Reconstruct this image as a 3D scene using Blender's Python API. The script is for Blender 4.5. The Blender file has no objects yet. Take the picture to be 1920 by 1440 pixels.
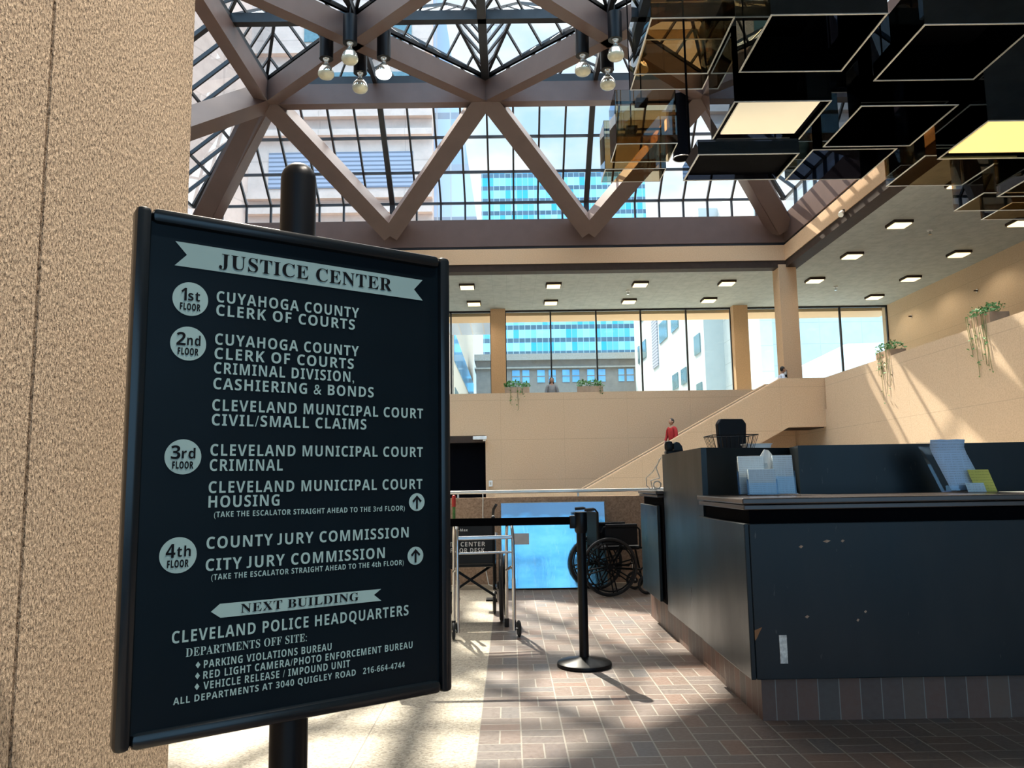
import bpy, bmesh, math, random
from math import pi, sin, cos, radians, sqrt, hypot
from mathutils import Vector, Matrix

random.seed(7)
sc = bpy.context.scene
C = sc.collection

# ------------------------------------------------------------------ camera
cd = bpy.data.cameras.new('camera')
cd.sensor_width = 36.0
cd.lens = 36.0 * 1490.0 / 1920.0
cd.clip_start = 0.05
cd.clip_end = 2000
cam = bpy.data.objects.new('camera', cd)
C.objects.link(cam)
pitch, roll, yaw = radians(7.08), radians(.9), radians(.3)
fw = Vector((sin(yaw) * cos(pitch), cos(yaw) * cos(pitch), sin(pitch)))
r0 = Vector((cos(yaw), -sin(yaw), 0))
u0 = r0.cross(fw)
rt = r0 * cos(roll) + u0 * -sin(roll)
up = u0 * cos(roll) + r0 * sin(roll)
cam.matrix_world = Matrix(((rt.x, up.x, -fw.x, 0), (rt.y, up.y, -fw.y, 0), (rt.z, up.z, -fw.z, 1.2), (0, 0, 0, 1)))
sc.camera = cam

# ------------------------------------------------------------------ exposure
sc.view_settings.view_transform = 'Standard'
sc.view_settings.look = 'None'
sc.view_settings.gamma = 1.0
sc.view_settings.exposure = 1.0
sc.view_settings.use_curve_mapping = False
cy = sc.cycles
cy.use_denoising = True
cy.max_bounces = 10
cy.diffuse_bounces = 6
cy.glossy_bounces = 4
cy.transparent_max_bounces = 40
cy.sample_clamp_indirect = 6.0
cy.caustics_reflective = False
cy.caustics_refractive = False

# ------------------------------------------------------------------ sky
SKY_FRONT, SKY_TOP, SKY_BACK = .60, 4.8, .35
w = bpy.data.worlds.new('sky')
sc.world = w
w.use_nodes = True
nt = w.node_tree
nt.nodes.clear()


def N(t, kind, **kw):
    n = t.nodes.new(kind)
    for k, v in kw.items():
        if k in n.inputs and not hasattr(n, k):
            n.inputs[k].default_value = v
        else:
            setattr(n, k, v)
    return n


def ramp(t, fac, stops):
    r = t.nodes.new('ShaderNodeValToRGB')
    el = r.color_ramp.elements
    while len(el) > 1:
        el.remove(el[-1])
    el[0].position = stops[0][0]
    el[0].color = (*stops[0][1], 1)
    for p, c in stops[1:]:
        e = el.new(p)
        e.color = (*c, 1)
    t.links.new(fac, r.inputs['Fac'])
    return r.outputs['Color']


def mth(t, op, a, b=None, c=None):
    n = t.nodes.new('ShaderNodeMath')
    n.operation = op
    for i, v in enumerate((a, b, c)):
        if v is None:
            continue
        if isinstance(v, (int, float)):
            n.inputs[i].default_value = v
        else:
            t.links.new(v, n.inputs[i])
    return n.outputs[0]


def mixc(t, fac, a, b):
    n = t.nodes.new('ShaderNodeMix')
    n.data_type = 'RGBA'
    if isinstance(fac, (int, float)):
        n.inputs[0].default_value = fac
    else:
        t.links.new(fac, n.inputs[0])
    for i, v in ((6, a), (7, b)):
        if isinstance(v, tuple):
            n.inputs[i].default_value = (*v, 1)
        else:
            t.links.new(v, n.inputs[i])
    return n.outputs[2]


tc = nt.nodes.new('ShaderNodeTexCoord')
sp = nt.nodes.new('ShaderNodeSeparateXYZ')
nt.links.new(tc.outputs['Generated'], sp.inputs[0])
cl = N(nt, 'ShaderNodeTexNoise')
cl.inputs['Scale'].default_value = 4.5
cl.inputs['Detail'].default_value = 6
mp = nt.nodes.new('ShaderNodeMapping')
mp.inputs['Scale'].default_value = (1, 1, 1.8)
nt.links.new(tc.outputs['Generated'], mp.inputs[0])
nt.links.new(mp.outputs[0], cl.inputs['Vector'])
cloud = ramp(nt, cl.outputs['Fac'], [(.38, (.50, .76, 1.0)), (.54, (.93, .98, 1.0))])
hi = ramp(nt, sp.outputs['Z'], [(.0, (SKY_FRONT,) * 3), (.55, (SKY_FRONT,) * 3), (.75, (SKY_TOP,) * 3), (1.0, (SKY_TOP,) * 3)])
hi.node.color_ramp.interpolation = 'EASE'
back = mth(nt, 'MULTIPLY_ADD', sp.outputs['Y'], -2.0, -.2)
back.node.use_clamp = True
strength = mth(nt, 'ADD', hi, mth(nt, 'MULTIPLY', back, SKY_BACK))
whiter = mth(nt, 'MULTIPLY_ADD', sp.outputs['Z'], 5.0, -2.75)
whiter.node.use_clamp = True
col = mixc(nt, whiter, cloud, (1.0, .95, .88))          # unseen sky overhead, whitened and warmed to fill the hall with light
col = mixc(nt, back, col, (.36, .68, 1.0))
bg = nt.nodes.new('ShaderNodeBackground')
nt.links.new(col, bg.inputs[0])
nt.links.new(strength, bg.inputs[1])
ow = nt.nodes.new('ShaderNodeOutputWorld')
nt.links.new(bg.outputs[0], ow.inputs[0])

# ------------------------------------------------------------------ sun (in front, a little to the left, 48 degrees up)
sd = bpy.data.lights.new('sun', 'SUN')
sd.energy = 6.8
sd.angle = radians(.55)
sd.color = (1.0, .90, .74)
sun = bpy.data.objects.new('sun', sd)
C.objects.link(sun)
travel = Vector((.29 * cos(radians(48)), -.957 * cos(radians(48)), -sin(radians(48))))
sun.rotation_euler = travel.to_track_quat('-Z', 'Y').to_euler()
sun.location = (-10, 40, 60)


# ------------------------------------------------------------------ added spots without fixtures, put in to brighten the stone pillar
for px_, py_, tz_ in ((2.4, .2, 1.2), (2.6, 2.6, 2.2)):
    ld = bpy.data.lights.new('added_pillar_spot', 'SPOT')
    ld.energy = 1500
    ld.spot_size = radians(26)
    ld.spot_blend = .6
    ld.shadow_soft_size = .12
    ld.color = (1.0, .90, .78)
    lo_ = bpy.data.objects.new('added_pillar_spot', ld)
    C.objects.link(lo_)
    lo_.location = (px_, py_, 9.35)
    lo_.rotation_euler = (Vector((-1.0, 1.3, tz_)) - lo_.location).to_track_quat('-Z', 'Y').to_euler()


# ------------------------------------------------------------------ materials
def base(name, color=(.5, .5, .5), rough=.6, metal=0.0, spec=.5):
    m = bpy.data.materials.new(name)
    m.use_nodes = True
    b = m.node_tree.nodes['Principled BSDF']
    b.inputs['Base Color'].default_value = (*color, 1)
    b.inputs['Roughness'].default_value = rough
    b.inputs['Metallic'].default_value = metal
    b.inputs['Specular IOR Level'].default_value = spec
    return m, m.node_tree, b


def coords(t):
    return t.nodes.new('ShaderNodeTexCoord').outputs['Object']


def noise(t, v, scale, detail=3, rough=.5, stretch=None):
    if stretch:
        mpn = t.nodes.new('ShaderNodeMapping')
        mpn.inputs['Scale'].default_value = stretch
        t.links.new(v, mpn.inputs[0])
        v = mpn.outputs[0]
    n = t.nodes.new('ShaderNodeTexNoise')
    n.inputs['Scale'].default_value = scale
    n.inputs['Detail'].default_value = detail
    n.inputs['Roughness'].default_value = rough
    t.links.new(v, n.inputs['Vector'])
    return n.outputs['Fac']


def bump(t, b, h, strength, dist):
    n = t.nodes.new('ShaderNodeBump')
    n.inputs['Strength'].default_value = strength
    n.inputs['Distance'].default_value = dist
    t.links.new(h, n.inputs['Height'])
    t.links.new(n.outputs[0], b.inputs['Normal'])


def plain(name, color, rough=.6, metal=0.0, spec=.5, var=.12, scale=6):
    """a plain finish with a little procedural unevenness"""
    m, t, b = base(name, color, rough, metal, spec)
    f = noise(t, coords(t), scale, 4)
    lo = tuple(c * (1 - var) for c in color)
    hi_ = tuple(min(1, c * (1 + var)) for c in color)
    t.links.new(ramp(t, f, [(.3, lo), (.7, hi_)]), b.inputs['Base Color'])
    return m


def line_mask(t, coord, period, width, offset=0.0):
    """1 on a thin joint line every period"""
    a = mth(t, 'ADD', coord, offset)
    a = mth(t, 'DIVIDE', a, period)
    a = mth(t, 'FRACT', a)
    return mth(t, 'LESS_THAN', a, width / period)


def concrete(name, c1, c2, grain=60, bump_s=.4, joint=None, dark=.7, stretch=None, pits=0.0, dist=.01):
    m, t, b = base(name, c1, .9, 0, .2)
    v = coords(t)
    f = noise(t, v, grain, 4, .65, stretch)
    big = noise(t, v, .8, 3)
    c = ramp(t, f, [(.32, c2), (.62, c1)])
    c = mixc(t, mth(t, 'MULTIPLY', big, .35), c, c2)
    if pits:
        pf = noise(t, v, grain * 1.7, 2, .5, stretch)
        pm = ramp(t, pf, [(.34, (1, 1, 1)), (.43, (0, 0, 0))])
        c = mixc(t, mth(t, 'MULTIPLY', pm, pits), c, tuple(x * .3 for x in c2))
    if joint:
        s = t.nodes.new('ShaderNodeSeparateXYZ')
        t.links.new(v, s.inputs[0])
        mk = None
        for ax, per, wd, off in joint:
            k = line_mask(t, s.outputs[ax], per, wd, off)
            mk = k if mk is None else mth(t, 'MAXIMUM', mk, k)
        c = mixc(t, mth(t, 'MULTIPLY', mk, 1 - dark), c, tuple(x * .45 for x in c2))
    t.links.new(c, b.inputs['Base Color'])
    bump(t, b, f, bump_s, dist)
    return m


def glass(name, tint, refl=.5, rough=.0):
    """clear or tinted pane: see-through with a mirror sheen that grows at grazing angles"""
    m = bpy.data.materials.new(name)
    m.use_nodes = True
    t = m.node_tree
    t.nodes.clear()
    o = t.nodes.new('ShaderNodeOutputMaterial')
    tr = t.nodes.new('ShaderNodeBsdfTransparent')
    tr.inputs[0].default_value = (*tint, 1)
    gl = t.nodes.new('ShaderNodeBsdfGlossy')
    gl.inputs['Roughness'].default_value = rough
    gl.inputs['Color'].default_value = (.78, .90, 1, 1)
    fr = t.nodes.new('ShaderNodeFresnel')
    fr.inputs[0].default_value = 1.5
    mx = t.nodes.new('ShaderNodeMixShader')
    t.links.new(mth(t, 'MULTIPLY', fr.outputs[0], refl), mx.inputs[0])
    t.links.new(tr.outputs[0], mx.inputs[1])
    t.links.new(gl.outputs[0], mx.inputs[2])
    t.links.new(mx.outputs[0], o.inputs[0])
    return m


def lamp_mat(name, color, s):
    m = bpy.data.materials.new(name)
    m.use_nodes = True
    t = m.node_tree
    b = t.nodes['Principled BSDF']
    b.inputs['Base Color'].default_value = (*color, 1)
    b.inputs['Emission Color'].default_value = (*color, 1)
    b.inputs['Emission Strength'].default_value = s
    return m


def brick_floor():
    """basket weave of eight inch squares, two bricks each"""
    m, t, b = base('brick_paver', (.4, .3, .25), .45, 0, .5)
    s = t.nodes.new('ShaderNodeSeparateXYZ')
    t.links.new(coords(t), s.inputs[0])
    u = mth(t, 'DIVIDE', mth(t, 'ADD', s.outputs[0], .165), .203)
    v = mth(t, 'DIVIDE', s.outputs[1], .203)
    cu, cv = mth(t, 'FLOOR', u), mth(t, 'FLOOR', v)
    fu, fv = mth(t, 'FRACT', u), mth(t, 'FRACT', v)
    par = mth(t, 'MODULO', mth(t, 'ADD', mth(t, 'ADD', cu, cv), 400), 2)
    par = mth(t, 'GREATER_THAN', par, .5)
    inv = mth(t, 'SUBTRACT', 1, par)
    # p runs across the pair, q along the bricks
    p = mth(t, 'ADD', mth(t, 'MULTIPLY', fu, par), mth(t, 'MULTIPLY', fv, inv))
    q = mth(t, 'ADD', mth(t, 'MULTIPLY', fv, par), mth(t, 'MULTIPLY', fu, inv))
    p2 = mth(t, 'MULTIPLY', p, 2)
    idx = mth(t, 'FLOOR', p2)
    fp = mth(t, 'FRACT', p2)
    dp = mth(t, 'SUBTRACT', .5, mth(t, 'ABSOLUTE', mth(t, 'SUBTRACT', fp, .5)))
    dq = mth(t, 'SUBTRACT', .5, mth(t, 'ABSOLUTE', mth(t, 'SUBTRACT', q, .5)))
    mort = mth(t, 'MAXIMUM', mth(t, 'LESS_THAN', dp, .035), mth(t, 'LESS_THAN', dq, .0185))
    cb = t.nodes.new('ShaderNodeCombineXYZ')
    t.links.new(cu, cb.inputs[0])
    t.links.new(cv, cb.inputs[1])
    t.links.new(idx, cb.inputs[2])
    wn = t.nodes.new('ShaderNodeTexWhiteNoise')
    t.links.new(cb.outputs[0], wn.inputs['Vector'])
    c = ramp(t, wn.outputs['Value'], [(0, (.125, .10, .09)), (.25, (.17, .115, .09)), (.5, (.135, .115, .11)), (.72, (.21, .12, .085)), (.86, (.11, .11, .12)), (1, (.19, .145, .115))])
    n = noise(t, coords(t), 45, 4, .6)
    c = mixc(t, mth(t, 'MULTIPLY', n, .5), c, (.20, .165, .145))
    c = mixc(t, mort, c, (.34, .31, .27))
    t.links.new(c, b.inputs['Base Color'])
    h = mth(t, 'ADD', mth(t, 'MULTIPLY', mort, -.6), mth(t, 'MULTIPLY', n, .5))
    bump(t, b, h, .35, .004)
    rr = mth(t, 'MULTIPLY_ADD', n, .35, .25)
    t.links.new(rr, b.inputs['Roughness'])
    return m


def terrazzo():
    m, t, b = base('terrazzo', (.5, .45, .36), .45, 0, .4)
    v = coords(t)
    s = t.nodes.new('ShaderNodeSeparateXYZ')
    t.links.new(v, s.inputs[0])
    vo = t.nodes.new('ShaderNodeTexVoronoi')
    vo.inputs['Scale'].default_value = 95
    t.links.new(v, vo.inputs['Vector'])
    sv = t.nodes.new('ShaderNodeSeparateColor')
    t.links.new(vo.outputs['Color'], sv.inputs[0])
    c = ramp(t, sv.outputs[0], [(0, (.30, .25, .19)), (.3, (.46, .41, .32)), (.75, (.56, .50, .40)), (1, (.64, .60, .52))])
    j = mth(t, 'MAXIMUM', line_mask(t, s.outputs[0], 1.2, .006, .703), line_mask(t, s.outputs[1], 1.14, .006, .072))
    c = mixc(t, mth(t, 'MULTIPLY', j, .75), c, (.16, .13, .10))
    t.links.new(c, b.inputs['Base Color'])
    return m


def soldier_brick():
    m, t, b = base('soldier_brick', (.3, .2, .15), .55, 0, .4)
    s = t.nodes.new('ShaderNodeSeparateXYZ')
    t.links.new(coords(t), s.inputs[0])
    u = mth(t, 'DIVIDE', mth(t, 'ADD', s.outputs[0], s.outputs[1]), .105)
    iu, fu = mth(t, 'FLOOR', u), mth(t, 'FRACT', u)
    wn = t.nodes.new('ShaderNodeTexWhiteNoise')
    wn.noise_dimensions = '1D'
    t.links.new(iu, wn.inputs['W'])
    c = ramp(t, wn.outputs['Value'], [(0, (.10, .065, .055)), (.4, (.17, .085, .06)), (.7, (.085, .07, .065)), (1, (.19, .11, .075))])
    n = noise(t, coords(t), 40, 4)
    c = mixc(t, mth(t, 'MULTIPLY', n, .4), c, (.17, .14, .12))
    c = mixc(t, mth(t, 'LESS_THAN', fu, .05), c, (.24, .22, .20))
    t.links.new(c, b.inputs['Base Color'])
    bump(t, b, n, .3, .004)
    return m


def facade_bands(name, glass_c, band_c, mull_c, floor_h, band_h, mull_w, off=0.0):
    """curtain wall: window bands, spandrels and thin mullions"""
    m, t, b = base(name, glass_c, .25, 0, .5)
    s = t.nodes.new('ShaderNodeSeparateXYZ')
    t.links.new(coords(t), s.inputs[0])
    k = line_mask(t, s.outputs[2], floor_h, band_h, off)
    ix = mth(t, 'FLOOR', mth(t, 'DIVIDE', s.outputs[0], mull_w))
    iz = mth(t, 'FLOOR', mth(t, 'DIVIDE', mth(t, 'ADD', s.outputs[2], off), floor_h))
    cb = t.nodes.new('ShaderNodeCombineXYZ')
    t.links.new(ix, cb.inputs[0])
    t.links.new(iz, cb.inputs[1])
    wn = t.nodes.new('ShaderNodeTexWhiteNoise')
    t.links.new(cb.outputs[0], wn.inputs['Vector'])
    g = mixc(t, mth(t, 'MULTIPLY', wn.outputs['Value'], .25), glass_c, (1, 1, 1))
    bd = mixc(t, mth(t, 'MULTIPLY', wn.outputs['Value'], .5), band_c, tuple(x * .5 for x in band_c))
    c = mixc(t, k, g, bd)
    c = mixc(t, line_mask(t, s.outputs[0], mull_w, .09), c, mull_c)
    t.links.new(c, b.inputs['Base Color'])
    return m


def paper_mat(name, color, rows=0.011, margin=True):
    """printed sheet: faint grey text rows; x runs across, z (local) runs up"""
    m, t, b = base(name, color, .8, 0, .2)
    v = coords(t)
    s = t.nodes.new('ShaderNodeSeparateXYZ')
    t.links.new(v, s.inputs[0])
    k = line_mask(t, s.outputs[2], rows, rows * .38)
    n = noise(t, v, 260, 2, .5, (1, 1, .05))
    k = mth(t, 'MULTIPLY', k, mth(t, 'GREATER_THAN', n, .46))
    c = mixc(t, mth(t, 'MULTIPLY', k, .32), color, tuple(x * .3 for x in color))
    t.links.new(c, b.inputs['Base Color'])
    return m


M = {}
M['brick'] = brick_floor()
M['terrazzo'] = terrazzo()
M['soldier'] = soldier_brick()
M['tan'] = concrete('tan_bush_hammered_concrete', (.70, .48, .30), (.56, .37, .225), 28, .25, [(2, 1.5, .02, .2), (0, 2.4, .012, .3)], .75)
M['tan_side'] = concrete('tan_side_concrete', (.66, .50, .35), (.53, .39, .265), 28, .25, [(2, 1.5, .02, .2), (1, 2.4, .012, .3)], .75)
M['tan_plain'] = concrete('tan_fascia_concrete', (.74, .50, .31), (.62, .41, .25), 26, .2)
M['pillar'] = concrete('pitted_pillar_concrete', (.90, .70, .50), (.24, .175, .12), 150, .9, None, .5, (1, 1, .5), .9, .014)
M['rail_wall'] = concrete('speckled_aggregate', (.56, .40, .29), (.30, .20, .14), 55, .4)
M['curb'] = plain('curb_stone', (.55, .45, .34), .7)
M['ceiling'] = concrete('ceiling_plank', (.46, .48, .46), (.36, .38, .37), 3, .05, [(0, .6, .02, 0), (1, 1.2, .02, 0)], .82)
M['beam'] = plain('bronze_painted_steel', (.135, .088, .076), .42, 0, .35, .06, 2)
M['soffit_trim'] = plain('dark_bronze_trim', (.05, .033, .025), .7, 0, .15)
M['mullion'] = plain('black_mullion', (.015, .016, .02), .45)
M['sky_glass'] = glass('skylight_glass', (.95, .97, .98), .3)
M['win_glass'] = glass('gallery_window_glass', (.92, .98, .98), .2)
M['smoke'] = glass('dark_smoked_glass', (.16, .17, .20), 1.3)
M['bronze_glass'] = glass('bronze_tinted_glass', (.74, .63, .48), 1.1)
M['clear'] = glass('clear_acrylic', (.93, .95, .97), .8)
M['glass_edge'] = plain('polished_glass_edge', (.55, .55, .52), .2, 0, .8)
M['black'] = plain('black_powder_coat', (.004, .005, .007), .35, 0, .22)
M['fixture'] = plain('black_fixture', (.002, .002, .003), .7, 0, .02)
M['sign_board'] = plain('black_sign_board', (.002, .006, .010), .3, 0, .15)
M['vinyl'] = plain('silver_vinyl', (.26, .385, .385), .45, 0, .4, .05)
M['vinyl_black'] = plain('black_vinyl', (.004, .005, .007), .5, 0, .1)
M['desk'] = None
M['chrome'] = plain('aluminium_tube', (.62, .62, .62), .25, 1.0)
M['rubber'] = plain('grey_rubber', (.02, .022, .025), .7)
M['tyre'] = plain('black_tyre', (.012, .012, .015), .6)
M['vinyl_seat'] = plain('black_upholstery', (.006, .007, .010), .45, 0, .3)
M['white'] = plain('white_plastic', (.78, .78, .76), .4)
M['red'] = plain('red_cap', (.55, .03, .02), .4)
M['cream_light'] = lamp_mat('cream_light_diffuser', (.86, .76, .55), .28)
M['yellow_light'] = lamp_mat('yellow_light_diffuser', (1.0, .74, .26), .47)
M['ceiling_light'] = lamp_mat('ceiling_light_diffuser', (1.0, .82, .46), .95)
M['bulb_on'] = lamp_mat('lit_bulb', (.92, 1.0, .95), 4.0)
M['bulb'] = plain('silvered_bulb', (.80, .78, .68), .12, .75)
M['bulb_lens'] = plain('bulb_lens', (.66, .62, .45), .15, .1)
M['leaf'] = plain('green_leaf', (.09, .24, .06), .5, 0, .4, .4, 30)
M['vine'] = plain('dry_vine', (.20, .20, .08), .7)
M['soil_box'] = plain('planter_concrete', (.42, .28, .18), .8)
M['handrail_white'] = plain('brushed_handrail', (.78, .76, .70), .3, .6)


def desk_mat():
    """worn dark bronze laminate with scuffs"""
    m, t, b = base('dark_laminate', (.02, .022, .028), .34, 0, .3)
    v = coords(t)
    n = noise(t, v, 3.0, 5, .6, (1, 1, .35))
    s = noise(t, v, 34, 3, .6, (1, 1, .3))
    c = ramp(t, n, [(.3, (.004, .011, .016)), (.7, (.014, .019, .022))])
    sm = ramp(t, s, [(.68, (0, 0, 0)), (.75, (1, 1, 1))])
    c = mixc(t, mth(t, 'MULTIPLY', sm, .25), c, (.22, .2, .18))
    t.links.new(c, b.inputs['Base Color'])
    t.links.new(mth(t, 'MULTIPLY_ADD', n, .26, .20), b.inputs['Roughness'])
    return m


def ledge_mat():
    m, t, b = base('brown_edge_laminate', (.12, .07, .045), .3, 0, .5)
    return m


M['desk'] = desk_mat()
M['ledge'] = plain('dark_counter_edge', (.055, .042, .036), .25, 0, .6)
M['worn_wood'] = plain('chipped_wood', (.30, .13, .05), .7)


def film_mat():
    """blue film on a clear sheet: uneven wrinkled blue"""
    m, t, b = base('blue_protective_film', (.25, .6, .9), .10, .75, .6)
    v = coords(t)
    n = noise(t, v, 2.2, 5, .6, (1.0, 1, 2.2))
    n2 = noise(t, v, 9, 5, .7, (2.5, 1, .6))
    c = ramp(t, n, [(.36, (.24, .62, .90)), (.50, (.30, .72, .98)), (.64, (.38, .80, 1.0))])
    c = mixc(t, ramp(t, n2, [(.56, (0, 0, 0)), (.64, (.5, .5, .5))]), c, (.55, .84, 1.0))
    s = t.nodes.new('ShaderNodeSeparateXYZ')
    t.links.new(v, s.inputs[0])
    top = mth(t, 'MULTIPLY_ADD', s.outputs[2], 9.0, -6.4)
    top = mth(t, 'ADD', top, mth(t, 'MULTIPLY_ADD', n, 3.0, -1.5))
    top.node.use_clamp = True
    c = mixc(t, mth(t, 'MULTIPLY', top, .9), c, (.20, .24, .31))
    t.links.new(c, b.inputs['Base Color'])
    bump(t, b, n2, .06, .01)
    return m


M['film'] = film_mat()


# ------------------------------------------------------------------ mesh helpers
class MB:
    def __init__(self):
        self.bm = bmesh.new()

    def box(self, x0, x1, y0, y1, z0, z1, bev=0.0):
        r = bmesh.ops.create_cube(self.bm, size=1)
        vs = r['verts']
        bmesh.ops.scale(self.bm, vec=(abs(x1 - x0), abs(y1 - y0), abs(z1 - z0)), verts=vs)
        bmesh.ops.translate(self.bm, vec=((x0 + x1) / 2, (y0 + y1) / 2, (z0 + z1) / 2), verts=vs)
        if bev:
            es = list({e for v in vs for e in v.link_edges})
            bmesh.ops.bevel(self.bm, geom=es, offset=bev, segments=2, affect='EDGES', profile=.5)
        return self

    def cyl(self, a, b, r, r2=None, n=16, cap=True):
        a, b = Vector(a), Vector(b)
        d = b - a
        q = d.to_track_quat('Z', 'Y').to_matrix().to_4x4()
        q.translation = (a + b) / 2
        bmesh.ops.create_cone(self.bm, cap_ends=cap, segments=n, radius1=r, radius2=r if r2 is None else r2, depth=d.length, matrix=q)
        return self

    def sphere(self, c, r, sx=1, sy=1, sz=1, seg=16, ring=10):
        mt = Matrix.Translation(c) @ Matrix.Diagonal((sx, sy, sz, 1))
        bmesh.ops.create_uvsphere(self.bm, u_segments=seg, v_segments=ring, radius=r, matrix=mt)
        return self

    def tube(self, pts, r, n=10):
        """smooth tube through the points"""
        pts = [Vector(p) for p in pts]
        rings = []
        prev = None
        for i, p in enumerate(pts):
            d = (pts[min(i + 1, len(pts) - 1)] - pts[max(i - 1, 0)]).normalized()
            if prev is None:
                x = d.orthogonal().normalized()
            else:
                x = (prev - d * prev.dot(d)).normalized()
            prev = x
            y = d.cross(x)
            rings.append([self.bm.verts.new(p + (x * cos(2 * pi * k / n) + y * sin(2 * pi * k / n)) * r) for k in range(n)])
        for a, b in zip(rings, rings[1:]):
            for k in range(n):
                self.bm.faces.new((a[k], a[(k + 1) % n], b[(k + 1) % n], b[k]))
        self.bm.faces.new(rings[0][::-1])
        self.bm.faces.new(rings[-1])
        return self

    def torus(self, c, axis, R, r, n=40, k=8):
        c = Vector(c)
        q = Vector(axis).to_track_quat('Z', 'Y').to_matrix()
        rg = []
        for i in range(n):
            a = 2 * pi * i / n
            rg.append([self.bm.verts.new(c + q @ Vector(((R + r * cos(2 * pi * j / k)) * cos(a), (R + r * cos(2 * pi * j / k)) * sin(a), r * sin(2 * pi * j / k)))) for j in range(k)])
        for i in range(n):
            for j in range(k):
                self.bm.faces.new((rg[i][j], rg[(i + 1) % n][j], rg[(i + 1) % n][(j + 1) % k], rg[i][(j + 1) % k]))
        return self

    def lathe(self, c, prof, n=24):
        c = Vector(c)
        rg = [[self.bm.verts.new(c + Vector((r * cos(2 * pi * k / n), r * sin(2 * pi * k / n), z))) for k in range(n)] for r, z in prof]
        for a, b in zip(rg, rg[1:]):
            for k in range(n):
                self.bm.faces.new((a[k], a[(k + 1) % n], b[(k + 1) % n], b[k]))
        self.bm.faces.new(rg[0][::-1])
        self.bm.faces.new(rg[-1])
        return self

    def prism(self, poly, axis, a, b):
        """extrude a 2-D outline along an axis: 'y' takes (x,z), 'x' takes (y,z), 'z' takes (x,y)"""
        def P(p, d):
            return {'y': (p[0], d, p[1]), 'x': (d, p[0], p[1]), 'z': (p[0], p[1], d)}[axis]
        A = [self.bm.verts.new(P(p, a)) for p in poly]
        B = [self.bm.verts.new(P(p, b)) for p in poly]
        self.bm.faces.new(A)
        self.bm.faces.new(B[::-1])
        n = len(poly)
        for i in range(n):
            self.bm.faces.new((A[i], B[i], B[(i + 1) % n], A[(i + 1) % n]))
        return self

    def beam(self, a, b, wd, dp, upv=(0, 0, 1)):
        """rectangular bar from a to b, wd across, dp along upv"""
        a, b = Vector(a), Vector(b)
        d = (b - a).normalized()
        u = Vector(upv)
        u = (u - d * u.dot(d)).normalized()
        s = d.cross(u)
        vs = []
        for p in (a, b):
            vs.append([self.bm.verts.new(p + s * (i * wd / 2) + u * (j * dp / 2)) for i, j in ((-1, -1), (1, -1), (1, 1), (-1, 1))])
        A, B = vs
        self.bm.faces.new(A[::-1])
        self.bm.faces.new(B)
        for i in range(4):
            self.bm.faces.new((A[i], A[(i + 1) % 4], B[(i + 1) % 4], B[i]))
        return self

    def quad(self, *ps):
        self.bm.faces.new([self.bm.verts.new(p) for p in ps])
        return self

    def build(self, name, mt, parent=None, smooth=False, bevel=0.0):
        bmesh.ops.recalc_face_normals(self.bm, faces=self.bm.faces)
        me = bpy.data.meshes.new(name)
        self.bm.to_mesh(me)
        self.bm.free()
        me.materials.append(M[mt] if isinstance(mt, str) else mt)
        o = bpy.data.objects.new(name, me)
        C.objects.link(o)
        if parent:
            o.parent = parent
        if smooth:
            me.polygons.foreach_set('use_smooth', [True] * len(me.polygons))
            try:
                me.set_sharp_from_angle(angle=radians(40))
            except Exception:
                pass
        if bevel:
            bv = o.modifiers.new('bevel', 'BEVEL')
            bv.width = bevel
            bv.segments = 2
            bv.limit_method = 'ANGLE'
        return o


def tag(o, label=None, cat=None, group=None, kind=None):
    if label:
        o['label'] = label
    if cat:
        o['category'] = cat
    if group:
        o['group'] = group
    if kind:
        o['kind'] = kind
    return o


def empty(name, loc=(0, 0, 0), rz=0.0):
    o = bpy.data.objects.new(name, None)
    C.objects.link(o)
    o.location = loc
    o.rotation_euler = (0, 0, rz)
    return o


def structure(o, label=None):
    return tag(o, label, None, None, 'structure')


def copy_tree(o, parent=None):
    c = o.copy()
    C.objects.link(c)
    c.parent = parent
    for ch in list(o.children):
        copy_tree(ch, c)
    return c


# ------------------------------------------------------------------ lettering
def conv(s, serif):
    up_, lo_, dg_ = (0x1D400, 0x1D41A, 0x1D7CE) if serif else (0x1D5D4, 0x1D5EE, 0x1D7EC)
    out = ''
    for ch in s:
        if 'A' <= ch <= 'Z':
            out += chr(up_ + ord(ch) - 65)
        elif 'a' <= ch <= 'z':
            out += chr(lo_ + ord(ch) - 97)
        elif '0' <= ch <= '9':
            out += chr(dg_ + ord(ch) - 48)
        else:
            out += ch
    return out


def text_mesh(s, serif=False, offset=0.0, spacing=1.0):
    cu = bpy.data.curves.new('text', 'FONT')
    cu.body = conv(s, serif)
    cu.size = 1.0
    cu.offset = offset
    cu.resolution_u = 4
    cu.space_character = spacing
    ob = bpy.data.objects.new('text', cu)
    C.objects.link(ob)
    dg = bpy.context.evaluated_depsgraph_get()
    me = bpy.data.meshes.new_from_object(ob.evaluated_get(dg))
    bpy.data.objects.remove(ob)
    bpy.data.curves.remove(cu)
    return me


CAP = None


def cap_h(serif):
    me = text_mesh('H', serif)
    h = max(v.co.y for v in me.vertices)
    bpy.data.meshes.remove(me)
    return h


CAPS = {False: cap_h(False), True: cap_h(True)}


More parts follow.
